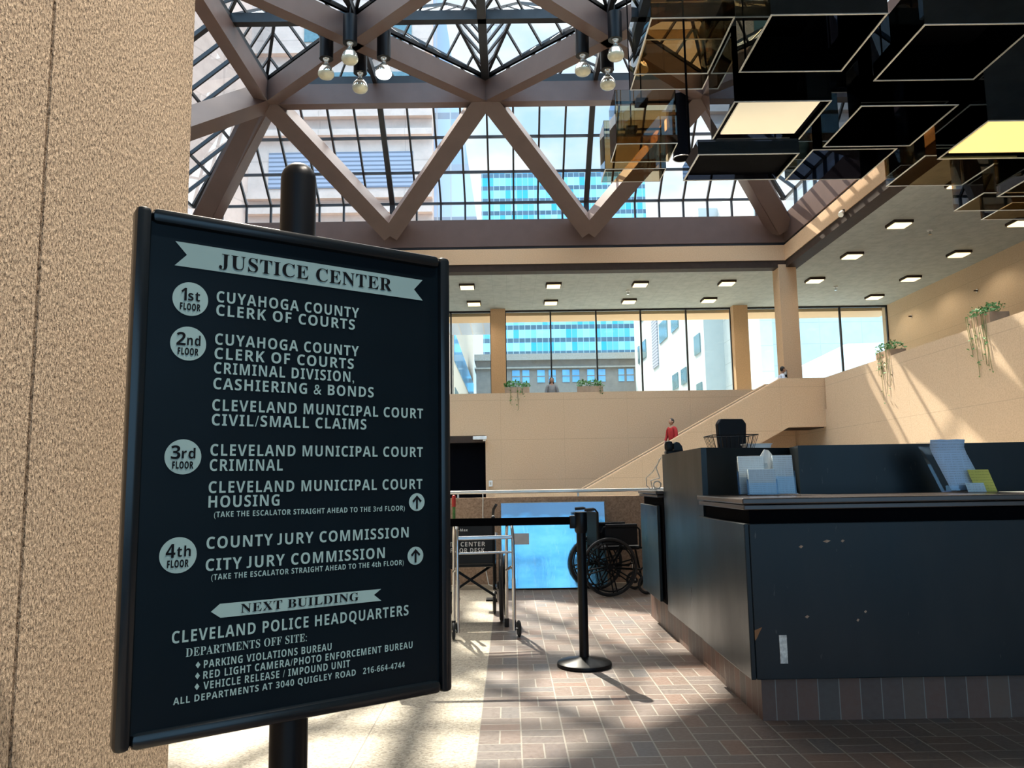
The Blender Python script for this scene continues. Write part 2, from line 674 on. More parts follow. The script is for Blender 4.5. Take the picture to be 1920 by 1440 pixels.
def lettering(name, lines, mt, parent, depth):
    """lines of (text, u0, u1, v baseline, cap height, serif[, offset]) in a sheet's own (x, z) plane, facing -y"""
    bm = bmesh.new()
    for ln in lines:
        s, u0, u1, v, cap, serif = ln[:6]
        me = text_mesh(s, serif, ln[6] if len(ln) > 6 else 0.0, 1.12 if not serif else 1.06)
        xs = [q.co.x for q in me.vertices]
        x0, x1 = min(xs), max(xs)
        if 'JURY' in s:
            b2 = bmesh.new()
            b2.from_mesh(me)
            seen = set()
            for v0 in b2.verts:
                if v0 in seen:
                    continue
                isl, todo = [], [v0]
                seen.add(v0)
                while todo:
                    q = todo.pop()
                    isl.append(q)
                    for e in q.link_edges:
                        k = e.other_vert(q)
                        if k not in seen:
                            seen.add(k)
                            todo.append(k)
                lo_y, hi_y = min(q.co.y for q in isl), max(q.co.y for q in isl)
                if lo_y < -.05:
                    for q in isl:
                        q.co.y = (q.co.y - lo_y) * hi_y / (hi_y - lo_y)
            b2.to_mesh(me)
            b2.free()
        sx = (u1 - u0) / (x1 - x0)
        sy = cap / CAPS[serif]
        for q in me.vertices:
            q.co = Vector((u0 + (q.co.x - x0) * sx, depth, v + q.co.y * sy))
        bm.from_mesh(me)
        bpy.data.meshes.remove(me)
    me = bpy.data.meshes.new(name)
    bmesh.ops.recalc_face_normals(bm, faces=bm.faces)
    bm.to_mesh(me)
    bm.free()
    me.materials.append(M[mt])
    o = bpy.data.objects.new(name, me)
    C.objects.link(o)
    o.parent = parent
    return o


# ================================================================== THE HALL
RX0, RX1, RY0, RY1 = -12.07, 10.83, 30 - 3 * 7.6333, 30.0      # the skylight opening
CZ = 9.45                                          # gallery ceiling
WX, WY = 18.4, 37.7                                # outer walls

f = MB().box(-20, -.165, -10, 30, -.2, 0).build('floor', 'terrazzo')
structure(f, 'speckled cream terrazzo floor with thin joints')
f = MB().box(-.165, 18.4, -10, 9.28, -.2, 0).build('floor', 'brick')
structure(f, 'brown brick paver floor laid in basket weave')
f = MB().box(-.165, 18.4, 9.55, 37.7, -.2, 0).build('floor', 'terrazzo')
structure(f, 'hall floor beyond the low wall')
f = MB().box(-.165, 18.4, 9.28, 9.55, -.2, 0).build('floor', 'curb')
structure(f)

# far gallery: wall under it, slab, windows
DX0, DX1, DZ = -2.7, -.88, 2.98                    # dark doorway
wl = MB().box(-20, DX0, 30, 30.35, 0, 4.58).box(DX1, 10.9, 30, 30.35, 0, 4.58).box(DX0, DX1, 30, 30.35, DZ, 4.58)
structure(wl.build('wall_far', 'tan'), 'tan concrete wall below the far gallery')
structure(MB().box(-20, 18.4, 30.35, 38.2, 3.1, 3.5).build('floor_gallery', 'terrazzo'))
dr = MB().box(DX0, DX1, 30.2, 30.3, 0, DZ - .25).build('door_1', 'fixture')
structure(dr, 'black doorway in the far tan wall')
MB().box(DX0, DX1, 29.97, 30.25, DZ - .26, DZ - .02).build('door_header', 'soffit_trim', dr)
structure(MB().box(-20, 18.4, 33, 33.2, 0, 3.1).build('wall_under_gallery', 'tan_plain'))

# ceilings of the galleries round the skylight
structure(MB().box(-20, WX, 30.45, 38.2, CZ, CZ + .3).build('ceiling', 'ceiling'), 'grey plank ceiling of the far gallery')
structure(MB().box(11.25, WX, -10, 30.45, CZ, CZ + .3).build('ceiling', 'ceiling'), 'grey plank ceiling of the gallery by the stairs')
structure(MB().box(-20, -12.4, -10, 30.45, CZ, CZ + .3).build('ceiling', 'ceiling'))
structure(MB().box(-12.4, 11.25, -10, RY0 - .3, CZ, CZ + .3).build('ceiling', 'ceiling'))

# walls of the shell
structure(MB().box(WX, WX + .4, -10, 38.2, -.2, CZ + .3).build('wall_right', 'tan_side'), 'tan concrete outer wall beside the gallery')
structure(MB().box(-20.4, -20, -10, 38.2, -.2, CZ + .3).build('wall_left', 'tan_side'))
wb = MB().box(-20, -9, -10.4, -10, 0, CZ).box(14, 18.4, -10.4, -10, 0, CZ).box(-9, 14, -10.4, -10, 7.0, CZ)
for x in (-9, -4.4, .2, 4.8, 9.4, 13.85):
    wb.box(x, x + .15, -10.35, -10.05, 0, 7)
structure(wb.build('wall_back', 'tan'))

# fascia round the skylight: dark soffit edge, tan band, bronze ring beam
def ring(z0, z1, inset, thick, name, mt, label=None):
    x0, x1, y0, y1 = RX0 - inset, RX1 + inset, RY0 - inset, RY1 + inset
    m = MB()
    m.box(x0 - thick, x1 + thick, y1, y1 + thick, z0, z1)
    m.box(x0 - thick, x1 + thick, y0 - thick, y0, z0, z1)
    m.box(x0 - thick, x0, y0, y1, z0, z1)
    m.box(x1, x1 + thick, y0, y1, z0, z1)
    return structure(m.build(name, mt), label)


ring(CZ - .12, CZ + .16, .03, .5, 'trim_1', 'soffit_trim', 'dark bronze edge under the tan fascia')
ring(CZ + .16, 10.22, 0, .5, 'trim_2', 'tan_plain', 'tan concrete fascia band round the skylight')
ring(10.22, 10.34, .08, .4, 'trim_3', 'mullion', 'black recessed line above the fascia')  # black band set back above the tan one
ring(10.34, 11.42, .04, .45, 'trim_4', 'beam', 'bronze ring beam under the skylight')

# parapets of the right gallery
pw = MB().box(10.83, 11.1, -10, 26.9, 0, 4.6)
structure(pw.build('wall_side', 'tan_side'), 'sunlit tan parapet wall of the gallery above the desk')
structure(MB().box(11.1, 18.4, -10, 30.35, 3.1, 3.5).build('floor_gallery', 'brick'))

# gallery windows
def window(n, xs, z0=3.5, z1=CZ, label=None):
    fr = MB()
    for x in xs:
        fr.box(x - .035, x + .035, WY - .06, WY + .06, z0, z1)
    fr.box(xs[0], xs[-1], WY - .06, WY + .06, z1 - .09, z1)
    fr.box(xs[0], xs[-1], WY - .06, WY + .06, z0, z0 + .1)
    o = structure(fr.build('window_%d' % n, 'mullion'), label)
    for a, b in zip(xs, xs[1:]):
        MB().box(a + .035, b - .035, WY - .006, WY + .006, z0 + .1, z1 - .09).build('pane', 'win_glass', o)
    return o


window(1, [-9.0, -6.9, -4.8, -2.7, -.78], label='gallery window bay beside the sign')
window(2, [-.08, 2.1, 4.3, 6.45, 8.65, 10.8], label='five-pane gallery window bay facing the blue building')
window(3, [11.5, 13.8, 16.1, 18.38], label='gallery window bay behind the stair landing')
structure(MB().box(-.78, -.08, 37.2, 37.9, 3.5, CZ).build('pillar', 'tan_plain'), 'tan pillar between the gallery windows, near the sign')
structure(MB().box(10.8, 11.5, 37.2, 37.9, 3.5, CZ).build('pillar', 'tan_plain'), 'tan pillar between the gallery windows, near the stair')
structure(MB().box(-20, -9, 37.6, 37.9, 3.5, CZ).build('wall_gallery', 'tan'))
structure(MB().box(10.56, 11.24, 30.0, 30.7, 3.5, CZ).build('pillar', 'tan_plain'), 'brown pillar under the corner of the skylight')
structure(MB().box(-21, 19, 38.2, 39.8, 9.3, 9.75).build('trim_5', 'tan_plain'), 'tan outer eaves above the gallery windows')

# stone pillar next to the camera
pl = MB()
for a, b in ((-.6, 1.655), (1.668, 2.42)):
    pl.box(-2.3, -1.0, a, b, 0, 9.45)
pl.box(-2.2, -1.012, 1.6, 1.7, 0, 9.45)
structure(pl.build('pillar', 'pillar'), 'big pitted tan stone pillar with a thin vertical joint')

# low wall with handrail
lw = MB().box(-4.5, 6.0, 9.3, 9.5, 0, 1.03).build('wall_low', 'rail_wall')
structure(lw, 'speckled brown low wall with a pale handrail')
MB().box(-4.5, 6.0, 9.24, 9.3, 0, .05).build('curb', 'curb', lw)
hr = MB().box(-4.5, 6.0, 9.32, 9.42, 1.075, 1.115, .012)
for x in (-3.4, -2, -.6, .8, 2.2, 3.6, 5):
    hr.box(x - .01, x + .01, 9.36, 9.38, 1.02, 1.08)
MB.build(hr, 'handrail', 'handrail_white', lw)

# ------------------------------------------------------------------ skylight frame
MOD = (RX1 - RX0) / 3
H2 = MOD / 2
ZC = 14.6
ringx = [RX0 + MOD * i for i in range(4)]
ringy = [RY1 - MOD * i for i in range(4)]
chx = [RX0 + H2 + MOD * i for i in range(3)]
chy = [RY1 - H2 - MOD * i for i in range(3)]
truss = empty('roof_truss', (0, 0, 0))
tag(truss, 'bronze steel space frame of crossing diagonal beams under the glass roof', 'roof frame', None, 'structure')


def tb(a, b, wd=.42, dp=.72):
    MB().beam(a, b, wd, dp).build('beam', 'beam', truss)


def sup(a, b, nrm):
    MB().beam(a, b, .62, .80, nrm).build('beam', 'beam', truss)


ZR = 10.95
for i in range(2):
    tb((chx[i], chy[0], ZC), (chx[i + 1], chy[0], ZC))
    tb((chx[i], chy[2], ZC), (chx[i + 1], chy[2], ZC))
for i in range(2):
    tb((chx[0], chy[i], ZC), (chx[0], chy[i + 1], ZC))
    tb((chx[2], chy[i], ZC), (chx[2], chy[i + 1], ZC))
for i in range(2):
    for j in range(2):
        cxn, cyn = (chx[i] + chx[i + 1]) / 2, (chy[j] + chy[j + 1]) / 2
        for a in (i, i + 1):
            for b in (j, j + 1):
                tb((chx[a], chy[b], ZC), (cxn, cyn, ZC))
for i in range(3):
    for k in (i, i + 1):
        sup((chx[i], chy[0], ZC), (ringx[k], RY1 - .12, ZR), (0, 1, .9))
for i in range(3):
    for k in (i, i + 1):
        sup((chx[0], chy[i], ZC), (RX0 + .12, ringy[k], ZR), (-1, 0, .9))
        sup((chx[2], chy[i], ZC), (RX1 - .12, ringy[k], ZR), (1, 0, .9))
for i in range(3):
    for k in (i, i + 1):
        sup((chx[i], chy[2], ZC), (ringx[k], RY0 + .12, ZR), (0, -1, .9))

# sloped glazing, four sides: short upright then slope
ZK, ZT = 12.15, 15.15


def slope(n, side, label=None):
    """side: unit outward direction"""
    sx, sy = side
    cxm, cym = (RX0 + RX1) / 2, (RY0 + RY1) / 2
    half = 1.5 * MOD                       # module count differs along the hall
    half_n = (RX1 - RX0) / 2 if sx else (RY1 - RY0) / 2
    half = (RY1 - RY0) / 2 if sx else (RX1 - RX0) / 2
    tx, ty = -sy, sx

    def P(t, d, z):
        return (cxm + tx * t + sx * (half_n + d), cym + ty * t + sy * (half_n + d), z)
    fr = MB()
    ins = -H2 + .3

    def half_at(z):
        return half + .2 + (ins - .2) * max(0, (z - ZK) / (ZT - ZK)) if z > ZK else half + .2

    def D(z):
        return .2 if z <= ZK else .2 + (ins - .2) * (z - ZK) / (ZT - ZK)
    nb = 24
    for k in range(nb + 1):
        t = -half + 2 * half * k / nb
        thick = .2 if k % 8 == 0 else .07
        zt = ZT
        over = abs(t) - (half + ins)
        if over > 0:
            zt = ZK + (ZT - ZK) * max(0.0, (half + .2 - abs(t)) / (.2 - ins))
            if k in (0, nb):
                continue
        fr.beam(P(t, .2, 11.4), P(t, .2, ZK), thick, .12, (sx, sy, 0))
        if zt > ZK + .1:
            fr.beam(P(t, .2, ZK), P(t, D(zt), zt), thick, .12, (sx, sy, 1))
    for z in (ZK, 13.0, 13.9, ZT):
        h = half + D(z)
        fr.beam(P(-h, D(z), z), P(h, D(z), z), .07, .1, (0, 0, 1))
    for s in (-1, 1):
        fr.beam(P(s * (half + .2), .2, ZK), P(s * (half + ins), ins, ZT), .14, .14)
    o = structure(fr.build('window_%d' % n, 'mullion'), label)
    g = MB()
    hb, ht = half + .2, half + ins
    g.quad(P(-hb, .22, 11.4), P(hb, .22, 11.4), P(hb, .22, ZK), P(-hb, .22, ZK))
    g.quad(P(-hb, .22, ZK), P(hb, .22, ZK), P(ht, ins + .02, ZT), P(-ht, ins + .02, ZT))
    g.build('glazing', 'sky_glass', o)
    return o


slope(4, (0, 1), 'sloping skylight glazing above the far fascia')
slope(5, (-1, 0), 'sloping skylight glazing above the sign')
slope(6, (1, 0), 'sloping skylight glazing on the side of the desk')
slope(7, (0, -1))

# flat top: hipped glass lanterns in each triangle between beams and purlins
fr = MB()
gz = MB()
x0, x1, y0, y1 = chx[0], chx[2], chy[2], chy[0]
for x in [chx[0], chx[1], chx[2], (chx[0] + chx[1]) / 2, (chx[1] + chx[2]) / 2]:
    fr.beam((x, y0, 15.12), (x, y1, 15.12), .26 if x in chx else .14, .3)
for y in chy + [(a + b) / 2 for a, b in zip(chy, chy[1:])]:
    fr.beam((x0, y, 15.12), (x1, y, 15.12), .26, .3)


def tri(a, b, c):
    A, B, Cc = Vector(a), Vector(b), Vector(c)
    la, lb, lc = (B - Cc).length, (Cc - A).length, (A - B).length
    I = (A * la + B * lb + Cc * lc) / (la + lb + lc)
    top = I + Vector((0, 0, 1.0))
    for p, q in ((A, B), (B, Cc), (Cc, A)):
        fr.beam(p, top, .1, .1)
        fr.beam(p, q, .1, .12)
        for k in (1, 2, 3):
            s = k / 4
            m_ = p.lerp(q, .5)
            e0 = p.lerp(top, s)
            # ribs from the eaves up to the hips
        for k in (1, 2, 3, 4, 5):
            s = k / 6
            e = p.lerp(q, s)
            # follow the face until the hip
            u = min(s, 1 - s) * 2
            hip = (p if s < .5 else q).lerp(top, u)
            fr.beam(e, hip, .055, .08)
        gz.quad(p + Vector((0, 0, .03)), q + Vector((0, 0, .03)), top + Vector((0, 0, .03)))


Zt = 15.25
for i in range(2):
    for j in range(2):
        xa, xb, ya, yb = chx[i], chx[i + 1], chy[j], chy[j + 1]
        xm, ym = (xa + xb) / 2, (ya + yb) / 2
        cc = (xm, ym, Zt)
        cs = [(xa, ya, Zt), (xb, ya, Zt), (xb, yb, Zt), (xa, yb, Zt)]
        ms = [(xm, ya, Zt), (xb, ym, Zt), (xm, yb, Zt), (xa, ym, Zt)]
        for k in range(4):
            tri(cs[k], ms[k], cc)
            tri(ms[k], cs[(k + 1) % 4], cc)
o = structure(fr.build('window_8', 'mullion'), 'hipped glass lanterns on top of the space frame')
gz.build('glazing', 'sky_glass', o)


# ------------------------------------------------------------------ bulb pendants under the crossings
def pendant(label, x, y, on, zt=14.62, zb=13.18):
    t = empty('pendant_lamp', (x, y, zb))
    tag(t, label, 'lamp', 'reflector bulb pendants under the space frame')
    MB().cyl((0, 0, .62), (0, 0, zt - zb), .205, n=28).cyl((0, 0, zt - zb), (0, 0, zt - zb + .9), .02, n=8).build('housing', 'black', t, True)
    MB().lathe((0, 0, 0), [(.11, .66), (.10, .60), (.06, .54), (.06, .46), (.12, .40), (.20, .30), (.235, .19), (.24, .155)]).build('reflector', 'bulb', t, True)
    MB().lathe((0, 0, 0), [(.24, .155), (.235, .10), (.19, .04), (.10, .005), (.01, 0)]).build('bulb_face', 'bulb_on' if on else 'bulb_lens', t, True)
    return t


for cxn, who in ((-4.41, 'sign'), (3.22, 'glass boxes')):
    yn = 22.3
    st = who == 'sign'
    pendant('near reflector bulb pendant of the cluster above the sign' if st else 'near reflector bulb pendant of the cluster beside the glass boxes', cxn + .02, yn - .83, False)
    pendant('unlit reflector bulb pendant next to the lit one, on the pillar side' if st else 'reflector bulb pendant on the sign side of the cluster by the glass boxes', cxn - .85, yn, False)
    pendant('brightly lit reflector bulb pendant, the only glowing bulb' if st else 'reflector bulb pendant half hidden behind the tinted glass boxes', cxn + .86, yn, st)
    pendant('lowest looking reflector bulb pendant of the cluster above the sign' if st else 'lowest looking reflector bulb pendant by the glass boxes', cxn, yn + .86, False)


# downlight cylinders
def downlight(label, x, y, zb, zt, r):
    t = empty('downlight', (x, y, zb))
    tag(t, label, 'lamp', 'black cylinder downlights')
    MB().cyl((0, 0, 0), (0, 0, zt - zb), r, n=28).build('housing', 'fixture', t, True)
    MB().torus((0, 0, .01), (0, 0, 1), r, .02, 32, 6).build('rim', 'chrome', t, True)
    return t


downlight('wide black cylinder downlight under a beam crossing between the glass boxes', 7.05, 22.3, 13.6, 14.3, .33)
downlight('black cylinder downlight hanging lower, beside the lit cream panel', 6.1, 26.1, 12.15, 14.4, .3)


# ------------------------------------------------------------------ hanging glass boxes
def glass_box(label, x0, x1, y0, y1, z, h, kind, rod=14.9):
    t = empty('glass_light_box', (x0, y0, z))
    tag(t, label, 'hanging light box', 'hanging tinted glass boxes')
    W, D = x1 - x0, y1 - y0
    mt = 'bronze_glass' if kind == 'clear' else 'smoke'
    e = .012
    MB().box(0, W, 0, e, 0, h).build('glass_pane', mt, t)
    MB().box(0, W, D - e, D, 0, h).build('glass_pane', mt, t)
    MB().box(0, e, e, D - e, 0, h).build('glass_pane', mt, t)
    MB().box(W - e, W, e, D - e, 0, h).build('glass_pane', mt, t)
    ed = MB()
    q = .009
    ed.box(-.002, W + .002, -.002, e + .004, -q, 0).box(-.002, W + .002, D - e - .004, D + .002, -q, 0)
    ed.box(-.002, e + .004, e, D - e, -q, 0).box(W - e - .004, W + .002, e, D - e, -q, 0)
    ed.build('polished_edge', 'glass_edge', t)
    if kind != 'clear':
        MB().box(.02, W - .02, .02, D - .02, h - .12, h - .02).build('fixture_head', 'fixture', t)
    else:
        MB().box(W / 2 - .12, W / 2 + .12, D / 2 - .12, D / 2 + .12, h - .1, h).box(.02, W - .02, D / 2 - .02, D / 2 + .02, h - .06, h - .02).build('fixture_head', 'fixture', t)
    if kind in ('cream', 'yellow'):
        MB().box(.03, W - .03, .03, D - .03, .06, .5).build('lamp_housing', 'fixture', t)
        MB().box(.10, W - .10, .11, D - .10, .035, .06).build('diffuser', 'cream_light' if kind == 'cream' else 'yellow_light', t)
    rx_, ry_ = (W / 2, D / 2) if h > .2 else (.06, .67)
    MB().cyl((rx_, ry_, h - .02), (rx_, ry_, rod - z), .014, n=8).build('hanger_rod', 'fixture', t)
    return t


glass_box('bronze glass box high beside the bulb cluster, near the sign side', 1.79, 2.81, 8.96, 10.3, 6.74, 1.05, 'clear')
glass_box('big dark glass box with open black underside above the cream light', 2.74, 3.94, 7.57, 8.72, 5.9, 1.2, 'dark')
glass_box('large black-bottomed glass box high up at the frame edge', 4.42, 5.62, 7.78, 8.96, 5.9, .55, 'dark')
glass_box('dark glass box cut off by the top of the photo', 4.55, 5.75, 7.2, 8.1, 6.55, 1.2, 'dark')
glass_box('dark glass box between the cream light and the yellow light', 4.38, 5.58, 9.23, 10.43, 5.72, 1.2, 'dark')
glass_box('glass box with a lit cream panel', 2.83, 4.03, 9.24, 10.35, 5.8, 1.2, 'cream')
glass_box('glass box with a lit yellow panel', 5.65, 6.85, 8.81, 9.92, 5.31, 1.2, 'yellow', 6.95)
glass_box('dark glass box hanging behind and below the cream light, above the fascia corner', 4.38, 5.58, 10.77, 11.92, 5.83, 1.1, 'dark')
glass_box('shallow dark glass box right below the cream light', 2.29, 3.49, 8.98, 9.8, 5.02, .18, 'dark', 7.70)
glass_box('bronze glass box hanging in front of the sunlit fascia', 6.01, 7.21, 10.84, 12.03, 5.75, 1.0, 'clear')
glass_box('clear streaked glass box below the yellow light', 7.25, 8.45, 11.56, 12.38, 5.45, 1.0, 'clear')
glass_box('low glass box under the yellow light at the frame edge', 6.9, 7.96, 9.95, 10.72, 5.08, 1.0, 'clear')
glass_box('small looking glass box lowest at the frame edge', 8.62, 9.8, 13.0, 13.9, 5.8, 1.0, 'clear')
glass_box('bronze glass box behind the high one, beside the lamp with the brass glow', 2.1, 3.3, 10.95, 12.46, 7.63, 1.05, 'clear')
glass_box('pale glass box in front of the far skylight strut', 2.19, 3.39, 14.82, 15.72, 7.74, 1.11, 'clear')
glass_box('farthest bronze glass box, over the blue sky panes', 2.16, 3.48, 16.4, 17.15, 7.87, 1.1, 'clear')
glass_box('added dark glass box darkening the area above the cream light', 3.35, 4.35, 10.5, 11.6, 7.1, 1.1, 'dark')  # added upper tier, put in to darken the area over the lights
glass_box('added dark glass box darkening the area above the yellow light', 5.75, 6.95, 9.0, 10.1, 6.95, 1.1, 'dark')
glass_box('added dark glass box darkening the second tier behind the yellow light', 7.1, 8.3, 9.0, 9.85, 6.5, 1.1, 'dark')
rl = empty('support_rail', (6.8, 0, 9.0))
tag(rl, 'bronze rail carrying the hanging glass boxes', 'rail', None, 'thing')
MB().box(-.17, .17, 7.0, 19.5, 0, .3).build('rail_bar', 'beam', rl)
for y in (8, 13.5, 19):
    MB().cyl((0, y, .3), (0, y, 5.4), .02, n=8).build('hanger_rod', 'fixture', rl)


# ------------------------------------------------------------------ recessed ceiling lights
def ceil_light(label, x, y):
    t = empty('ceiling_light', (x, y, CZ))
    tag(t, label, 'ceiling light', 'square gallery ceiling lights')
    MB().box(-.32, .32, -.32, .32, -.09, 0).build('housing', 'soffit_trim', t)
    MB().box(-.28, .28, -.28, .28, -.13, -.09, .012).build('diffuser', 'ceiling_light', t)
    ld_ = bpy.data.lights.new('ceiling_lamp', 'SPOT')
    ld_.energy = 45
    ld_.spot_size = radians(150)
    ld_.spot_blend = .5
    ld_.shadow_soft_size = 0
    ld_.color = (1.0, .86, .64)
    lo = bpy.data.objects.new('ceiling_lamp', ld_)
    C.objects.link(lo)
    lo.parent = t
    lo.location = (0, 0, -.15)
    return t


rowlab = ['nearest the sign', 'second from the sign', 'third from the sign', 'fourth from the sign, near the stair pillar']
for i, x in enumerate((-1.65, 1.98, 5.62, 9.27)):
    ceil_light('far gallery ceiling light, front row, ' + rowlab[i], x, 32.6)
for i, x in enumerate((-1.5, 2.03, 5.62, 9.29)):
    ceil_light('far gallery ceiling light by the windows, ' + rowlab[i], x, 35.75)
side = ['just past the brown corner pillar', 'second from the brown corner pillar', 'third from the brown corner pillar', 'fourth from the brown corner pillar']
for i, y in enumerate((32.35, 28.73, 25.11, 21.5)):
    ceil_light('side gallery ceiling light next to the fascia, ' + side[i], 12.88, y)
side = ['nearest the windows', 'second from the windows', 'third from the windows', 'fourth from the windows']
for i, y in enumerate((35.6, 32.3, 28.7, 25.1)):
    ceil_light('side gallery ceiling light along the outer wall, ' + side[i], 16.86, y)


def sprinkler(label, x, y):
    t = empty('sprinkler', (x, y, CZ))
    tag(t, label, 'sprinkler', 'ceiling sprinkler heads')
    MB().cyl((0, 0, -.05), (0, 0, 0), .09, n=14).build('plate', 'white', t, True)
    MB().cyl((0, 0, -.16), (0, 0, -.05), .03, n=10).cyl((0, 0, -.18), (0, 0, -.16), .06, n=10).build('nozzle', 'chrome', t, True)


sprinkler('small sprinkler between two lights of the side gallery ceiling', 14.3, 25.9)
sprinkler('small sprinkler by the far corner of the side gallery ceiling', 14.3, 33.7)
sprinkler('small sprinkler among the lights of the far gallery ceiling', 5.3, 33.9)
for k, (y_, z_, lab) in enumerate(((35.4, 8.42, 'tiny wall nozzle on the outer gallery wall, nearer the windows'), (30.3, 8.36, 'tiny wall nozzle on the outer gallery wall, above the nearer planter'))):
    nz = empty('wall_nozzle', (WX, y_, z_))
    tag(nz, lab, 'nozzle', 'wall nozzles')
    MB().cyl((-.03, 0, 0), (0, 0, 0), .07, n=14).build('plate', 'chrome', nz, True)
    MB().cyl((-.14, 0, 0), (-.03, 0, 0), .03, n=10).build('nozzle', 'soffit_trim', nz, True)
fl = empty('spotlight', (10.83, 24.5, 9.62))
tag(fl, 'small brass spotlight fixed to the sunlit fascia edge', 'lamp')
MB().box(-.06, 0, -.06, .06, -.08, .08).build('bracket', 'soffit_trim', fl)
MB().cyl((-.05, 0, 0), (-.16, -.1, -.12), .07, .09, 14).build('lamp_head', 'handrail_white', fl, True)

# ------------------------------------------------------------------ escalator and landing
es = empty('escalator', (0, 27, 0))
tag(es, 'tan concrete sided escalator climbing to the landing in the corner', 'escalator')
SL = .54
poly = [(-.5, 0), (-.5, .92), (2.55, .92), (9.38, 4.61), (11.1, 4.61), (11.1, 2.93), (9.55, 2.93), (4.1, 0)]
MB().prism(poly, 'y', 0, .22).build('balustrade', 'tan', es)
MB().prism([(p[0], p[1] * 1.0) for p in poly], 'y', 1.6, 1.8).build('balustrade', 'tan', es)
hrm = MB()
for y in (.11, 1.7):
    hrm.tube([(-.5, y, .92), (2.55, y, .93), (9.38, y, 4.62)], .025, 8)
hrm.build('handrail', 'tan_plain', es, True)
stp = MB()
x, z = 2.9, 0.0
while z < 3.4:
    stp.box(x, x + .375, .22, 1.6, max(0, z - .3), z + .2)
    x += .37
    z += .2
stp.build('steps', 'black', es)
MB().prism([(4.1, -.02), (9.55, 2.91), (10.83, 2.91), (10.83, 3.1), (9.5, 3.1), (3.8, .02)], 'y', .22, 1.6).build('soffit', 'soffit_trim', es)
structure(MB().box(9.3, 10.83, 27.22, 30, 3.2, 3.53).build('floor_landing', 'terrazzo'))
structure(MB().box(10.83, 11.1, 26.9, 30, 0, 3.53).build('wall_landing', 'tan_side'))
sg = empty('notice_plate', (10.5, 29.9, 4.95))
tag(sg, 'small white and black notice plate low on the brown corner pillar', 'sign')
MB().box(-.02, .12, .06, .1, .18, .33).box(-.02, .12, .06, .1, -.05, .08).build('plate', 'white', sg)
MB().box(-.05, .15, .08, .1, -.12, .36).build('backing', 'black', sg)


# ------------------------------------------------------------------ people
def skin_body(name, joints, bones, mt, parent, head=None):
    """one continuous body: skinned skeleton plus a shaped head merged into the same mesh"""
    me = bpy.data.meshes.new(name)
    keys = list(joints)
    me.from_pydata([joints[k][:3] for k in keys], [(keys.index(a), keys.index(b)) for a, b in bones], [])
    ob = bpy.data.objects.new(name, me)
    C.objects.link(ob)
    md = ob.modifiers.new('skin', 'SKIN')
    md.use_smooth_shade = True
    for i, k in enumerate(keys):
        rr = joints[k][3]
        me.skin_vertices[0].data[i].radius = rr if isinstance(rr, tuple) else (rr, rr)
    me.skin_vertices[0].data[0].use_root = True
    ss = ob.modifiers.new('smooth', 'SUBSURF')
    ss.levels = ss.render_levels = 1
    dg = bpy.context.evaluated_depsgraph_get()
    out = bpy.data.meshes.new_from_object(ob.evaluated_get(dg))
    bpy.data.objects.remove(ob)
    bm = bmesh.new()
    bm.from_mesh(out)
    if head:
        c, face = Vector(head[0]), Vector(head[1]).normalized()
        s = face.cross(Vector((0, 0, 1)))
        r = bmesh.ops.create_uvsphere(bm, u_segments=16, v_segments=12, radius=1)
        for v in r['verts']:
            p = v.co.copy()
            fwd, lat, h = p.y, p.x, p.z
            k = 1 - .22 * max(0, -h)
            q = c + face * (fwd * .098 * k + (.012 if fwd > .6 and -.5 < h < 0 else 0)) + s * (lat * .076 * k) + Vector((0, 0, h * .118))
            v.co = q
        for off, rad in ((face * .105 + Vector((0, 0, -.015)), .018), (s * .078, .026), (s * -.078, .026), (face * .09 + Vector((0, 0, -.062)), .016)):
            bmesh.ops.create_uvsphere(bm, u_segments=8, v_segments=6, radius=rad, matrix=Matrix.Translation(c + off))
        for sd_ in (-1, 1):
            bmesh.ops.create_uvsphere(bm, u_segments=8, v_segments=6, radius=.012, matrix=Matrix.Translation(c + face * .088 + s * sd_ * .032 + Vector((0, 0, .012))))
    bm.to_mesh(out)
    bm.free()
    out.materials.clear()
    out.materials.append(mt)
    out.polygons.foreach_set('use_smooth', [True] * len(out.polygons))
    o_ = bpy.data.objects.new(name, out)
    C.objects.link(o_)
    o_.parent = parent
    return o_


skin = plain('skin', (.40, .22, .14), .5)


